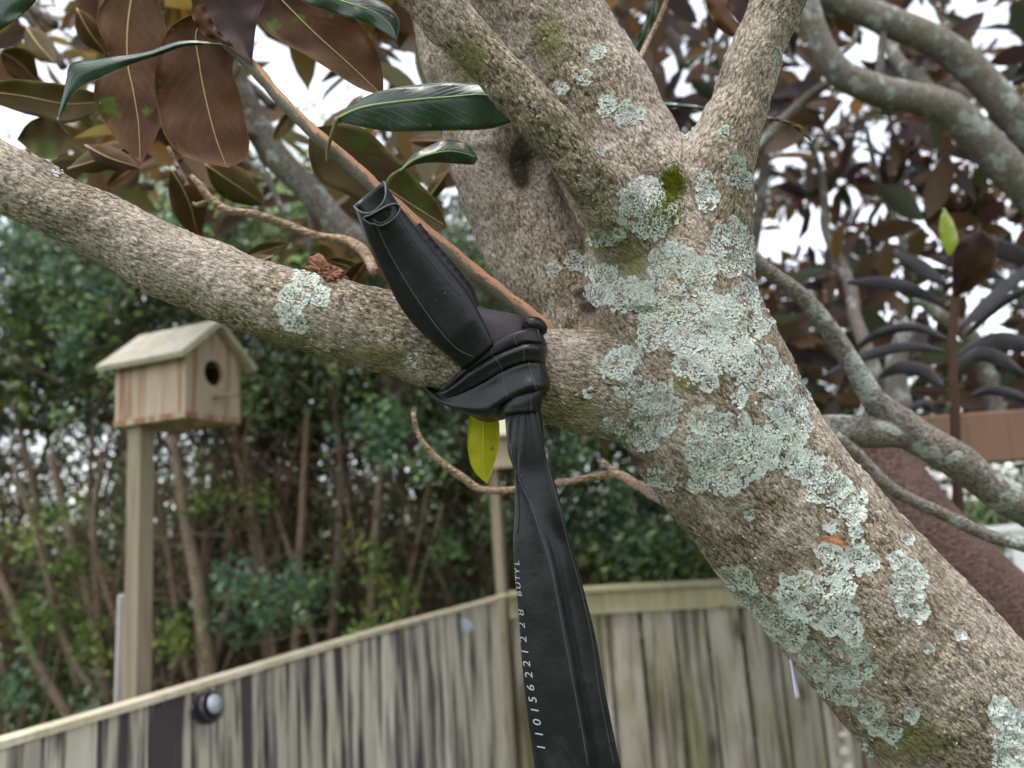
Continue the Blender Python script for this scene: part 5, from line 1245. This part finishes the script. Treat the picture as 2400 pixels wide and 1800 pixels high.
for word, dpt, q in [('far left', 4.2, [(-40, 1250, 8), (20, 1400, 10), (90, 1560, 11), (165, 1690, 12), (230, 1850, 13)]), ('far left', 4.3, [(120, 1060, 8), (165, 1250, 11), (215, 1430, 13), (245, 1610, 15), (260, 1850, 16)]),
                     ('far left', 4.3, [(262, 1010, 5), (222, 1180, 7), (228, 1400, 8), (243, 1600, 9)]), ('far left', 4.25, [(30, 1080, 5), (95, 1290, 7), (150, 1490, 8), (240, 1660, 9)]), ('far left', 4.5, [(20, 900, 5), (70, 1100, 8), (130, 1400, 10), (190, 1620, 12)]),
                     ('right of the large', 4.2, [(405, 1020, 10), (432, 1200, 14), (468, 1400, 18), (492, 1600, 24), (500, 1850, 26)]), ('right of the large', 4.25, [(560, 1330, 6), (530, 1440, 9), (500, 1560, 12)]), ('right of the large', 4.4, [(585, 960, 6), (575, 1150, 8), (610, 1350, 10), (630, 1560, 12)]),
                     ('thicket', 4.3, [(722, 960, 6), (708, 1200, 9), (700, 1400, 11), (690, 1600, 13)]), ('thicket', 4.4, [(800, 1040, 8), (795, 1250, 10), (778, 1500, 14)]), ('thicket', 4.3, [(905, 1010, 9), (882, 1230, 11), (868, 1450, 13), (862, 1600, 14)]), ('thicket', 4.3, [(640, 1180, 5), (690, 1330, 6), (740, 1520, 7)]),
                     ('teal leaf sprays', 4.4, [(1010, 1130, 6), (965, 1330, 8), (930, 1520, 10)]), ('teal leaf sprays', 4.3, [(1040, 1180, 4), (990, 1350, 5), (960, 1480, 6)]), ('teal leaf sprays', 4.5, [(930, 1120, 5), (1000, 1280, 7), (1060, 1420, 8)])]:
    limb_part('trunk', [(x, y, dpt, w_) for x, y, w_ in q], M_stempale, htree(word), 8, n=24)
PALET = [(.10, .20, .11), (.14, .25, .13), (.09, .17, .12), (.17, .28, .10)]
for word, spots in [('far left', [(60, 1300, 70, YEL), (110, 1420, 60, YEL), (30, 1480, 60, YEL), (170, 1330, 40, YEL), (190, 1500, 40, YEL), (40, 560, 60, PALET), (120, 640, 60, PALET), (20, 1640, 50, PALET)]), ('directly behind', [(250, 700, 60, PALET), (340, 560, 50, PALET), (180, 780, 50, PALET)]),
                    ('right of the large', [(530, 1400, 45, PALET), (580, 1370, 40, PALET), (560, 1470, 40, PALET), (410, 1500, 40, YEL), (470, 1200, 35, YEL), (620, 660, 40, PALET)]), ('thicket', [(700, 1370, 40, PALET), (740, 1400, 35, PALET), (650, 1430, 30, PALET), (610, 1170, 30, YEL), (860, 1320, 40, YEL), (930, 1400, 40, YEL), (880, 1490, 35, YEL)]),
                    ('teal leaf sprays', [(880, 960, 45, PALET), (930, 1010, 55, PALET), (900, 1060, 45, PALET), (1010, 1080, 40, PALET), (1060, 1290, 40, PALET), (1150, 1230, 40, PALET), (1000, 1250, 8, [(.30, .14, .02), (.25, .17, .03)])]), ('dense teal', [(1320, 1080, 55, PALET), (1370, 1050, 45, PALET), (1430, 1150, 50, PALET), (1480, 1190, 45, PALET), (1380, 1230, 50, PALET), (1400, 1340, 45, YEL), (1560, 1250, 50, PALET), (1620, 1330, 40, YEL), (1340, 1170, 40, PALET), (1500, 1300, 45, PALET)])]:
    pp, cc = [], []
    for x, y, r, cl in spots:
        c = np.array(P(x, y, random.uniform(3.95, 4.25)))
        for t in range(4 if r > 10 else 1):
            m = 26 if r > 10 else 9; q = c + rng.normal(size=3) * np.array([1, .6, 1]) * r * .5 * 4.1 / F + rng.normal(size=(m, 3)) * .05
            pp.append(q); cc.append(np.clip(np.array(random.choice(cl)) * rng.uniform(.6, 1.3, (m, 1)), 0, 1))
    pp = np.vstack(pp); m = len(pp)
    leaf_cloud('spray', pp, unit(m) + np.array([0, -.3, .5]), unit(m) + np.array([0, -.4, .9]), rng.uniform(.7, 1.2, m) * .062, rng.uniform(.7, 1.1, m) * .026, np.vstack(cc), M_hedge, htree(word), small=True, kind='stuff')
# yellow-green undergrowth beyond the hedge
def bush(label, X, Y, sx, sz, z0, n, cols, leafL, name='garden_bush'):
    T = thing(name, (X, Y, 0), label, 'bush')
    pos = []
    for i in range(n // 60):
        c = np.array([X + random.gauss(0, sx), Y + random.gauss(0, .4), z0 + abs(random.gauss(0, sz))]); pos.append(c + rng.normal(size=(60, 3)) * .16)
    pos = np.vstack(pos); m = len(pos)
    leaf_cloud('crown', pos, unit(m), unit(m) + np.array([0, -.2, .9]), rng.uniform(.7, 1.3, m) * leafL, rng.uniform(.6, 1.1, m) * leafL * .5, pick(cols, m), M_hedge, T, small=True, kind='stuff')
    for i in range(4):
        k = MB(); a = random.uniform(-1, 1); k.tube(np.array([[X + a * .1, Y, 0], [X + a * sx * .4, Y, z0 * .6 + .3], [X + a * sx, Y + .1, z0 + sz]]), [.03, .02, .008], 6); k.build('stem', M_barkthin, T)
bush('yellow-green bush glimpsed between the stems at lower left', -4.3, 6.6, .75, 1.05, .3, 30000, YEL + GREENS, .07)
bush('light green bush glimpsed behind the large birdhouse post', -2.7, 6.8, .75, 1.1, .3, 32000, YEL[:2] + GREENS, .07)
bush('dim green bush glimpsed behind the middle hedge stems', -1.1, 6.8, .75, 1.15, .3, 32000, GREENS + YEL[1:2], .07)
bush('dim green bush low behind the hedge near the fence corner', .5, 6.8, .7, .95, .3, 22000, GREENS + YEL[1:2], .07)
bush('dark green bush behind the right-hand fence', 2.2, 6.8, .8, .8, .3, 18000, GREENS, .07)
bush('lime green bush at the right edge below the brown beam', 3.1, 4.1, .3, .3, .9, 3500, [(.22, .30, .05), (.18, .27, .04)], .05)
PALEG = [(.20, .27, .10), (.16, .24, .08), (.26, .32, .14), (.12, .19, .06)]
def far_tree(label, px_, py_, d, rx, rz, n):
    c = P(px_, py_, d); T = thing('far_tree', (c.x, c.y, 0), label, 'tree')
    k = MB(); k.tube(np.array([[c.x, c.y, 0], [c.x + .05, c.y, c.z * .5], [c.x, c.y, c.z + rz * .5]]), [.12, .09, .03], 8); k.build('trunk', M_barkthin, T)
    pos = np.array(c) + rng.normal(size=(n, 3)) * np.array([rx, rx * .6, rz])
    leaf_cloud('crown', pos, unit(n), unit(n) + np.array([0, -.2, .8]), rng.uniform(.7, 1.3, n) * .09, rng.uniform(.6, 1.1, n) * .05, pick(PALEG, n), M_hedge, T, small=True, kind='stuff')
far_tree('pale green far tree seen between the cut tube end and shaded limb', 1090, 680, 8.5, .5, .45, 5000)
far_tree('pale green far tree glimpsed behind the foreground leaves', 690, 480, 9.0, .6, .5, 4500)
far_tree('pale green far tree above the hedge at the far left', 300, 470, 9.5, .9, .35, 4500)
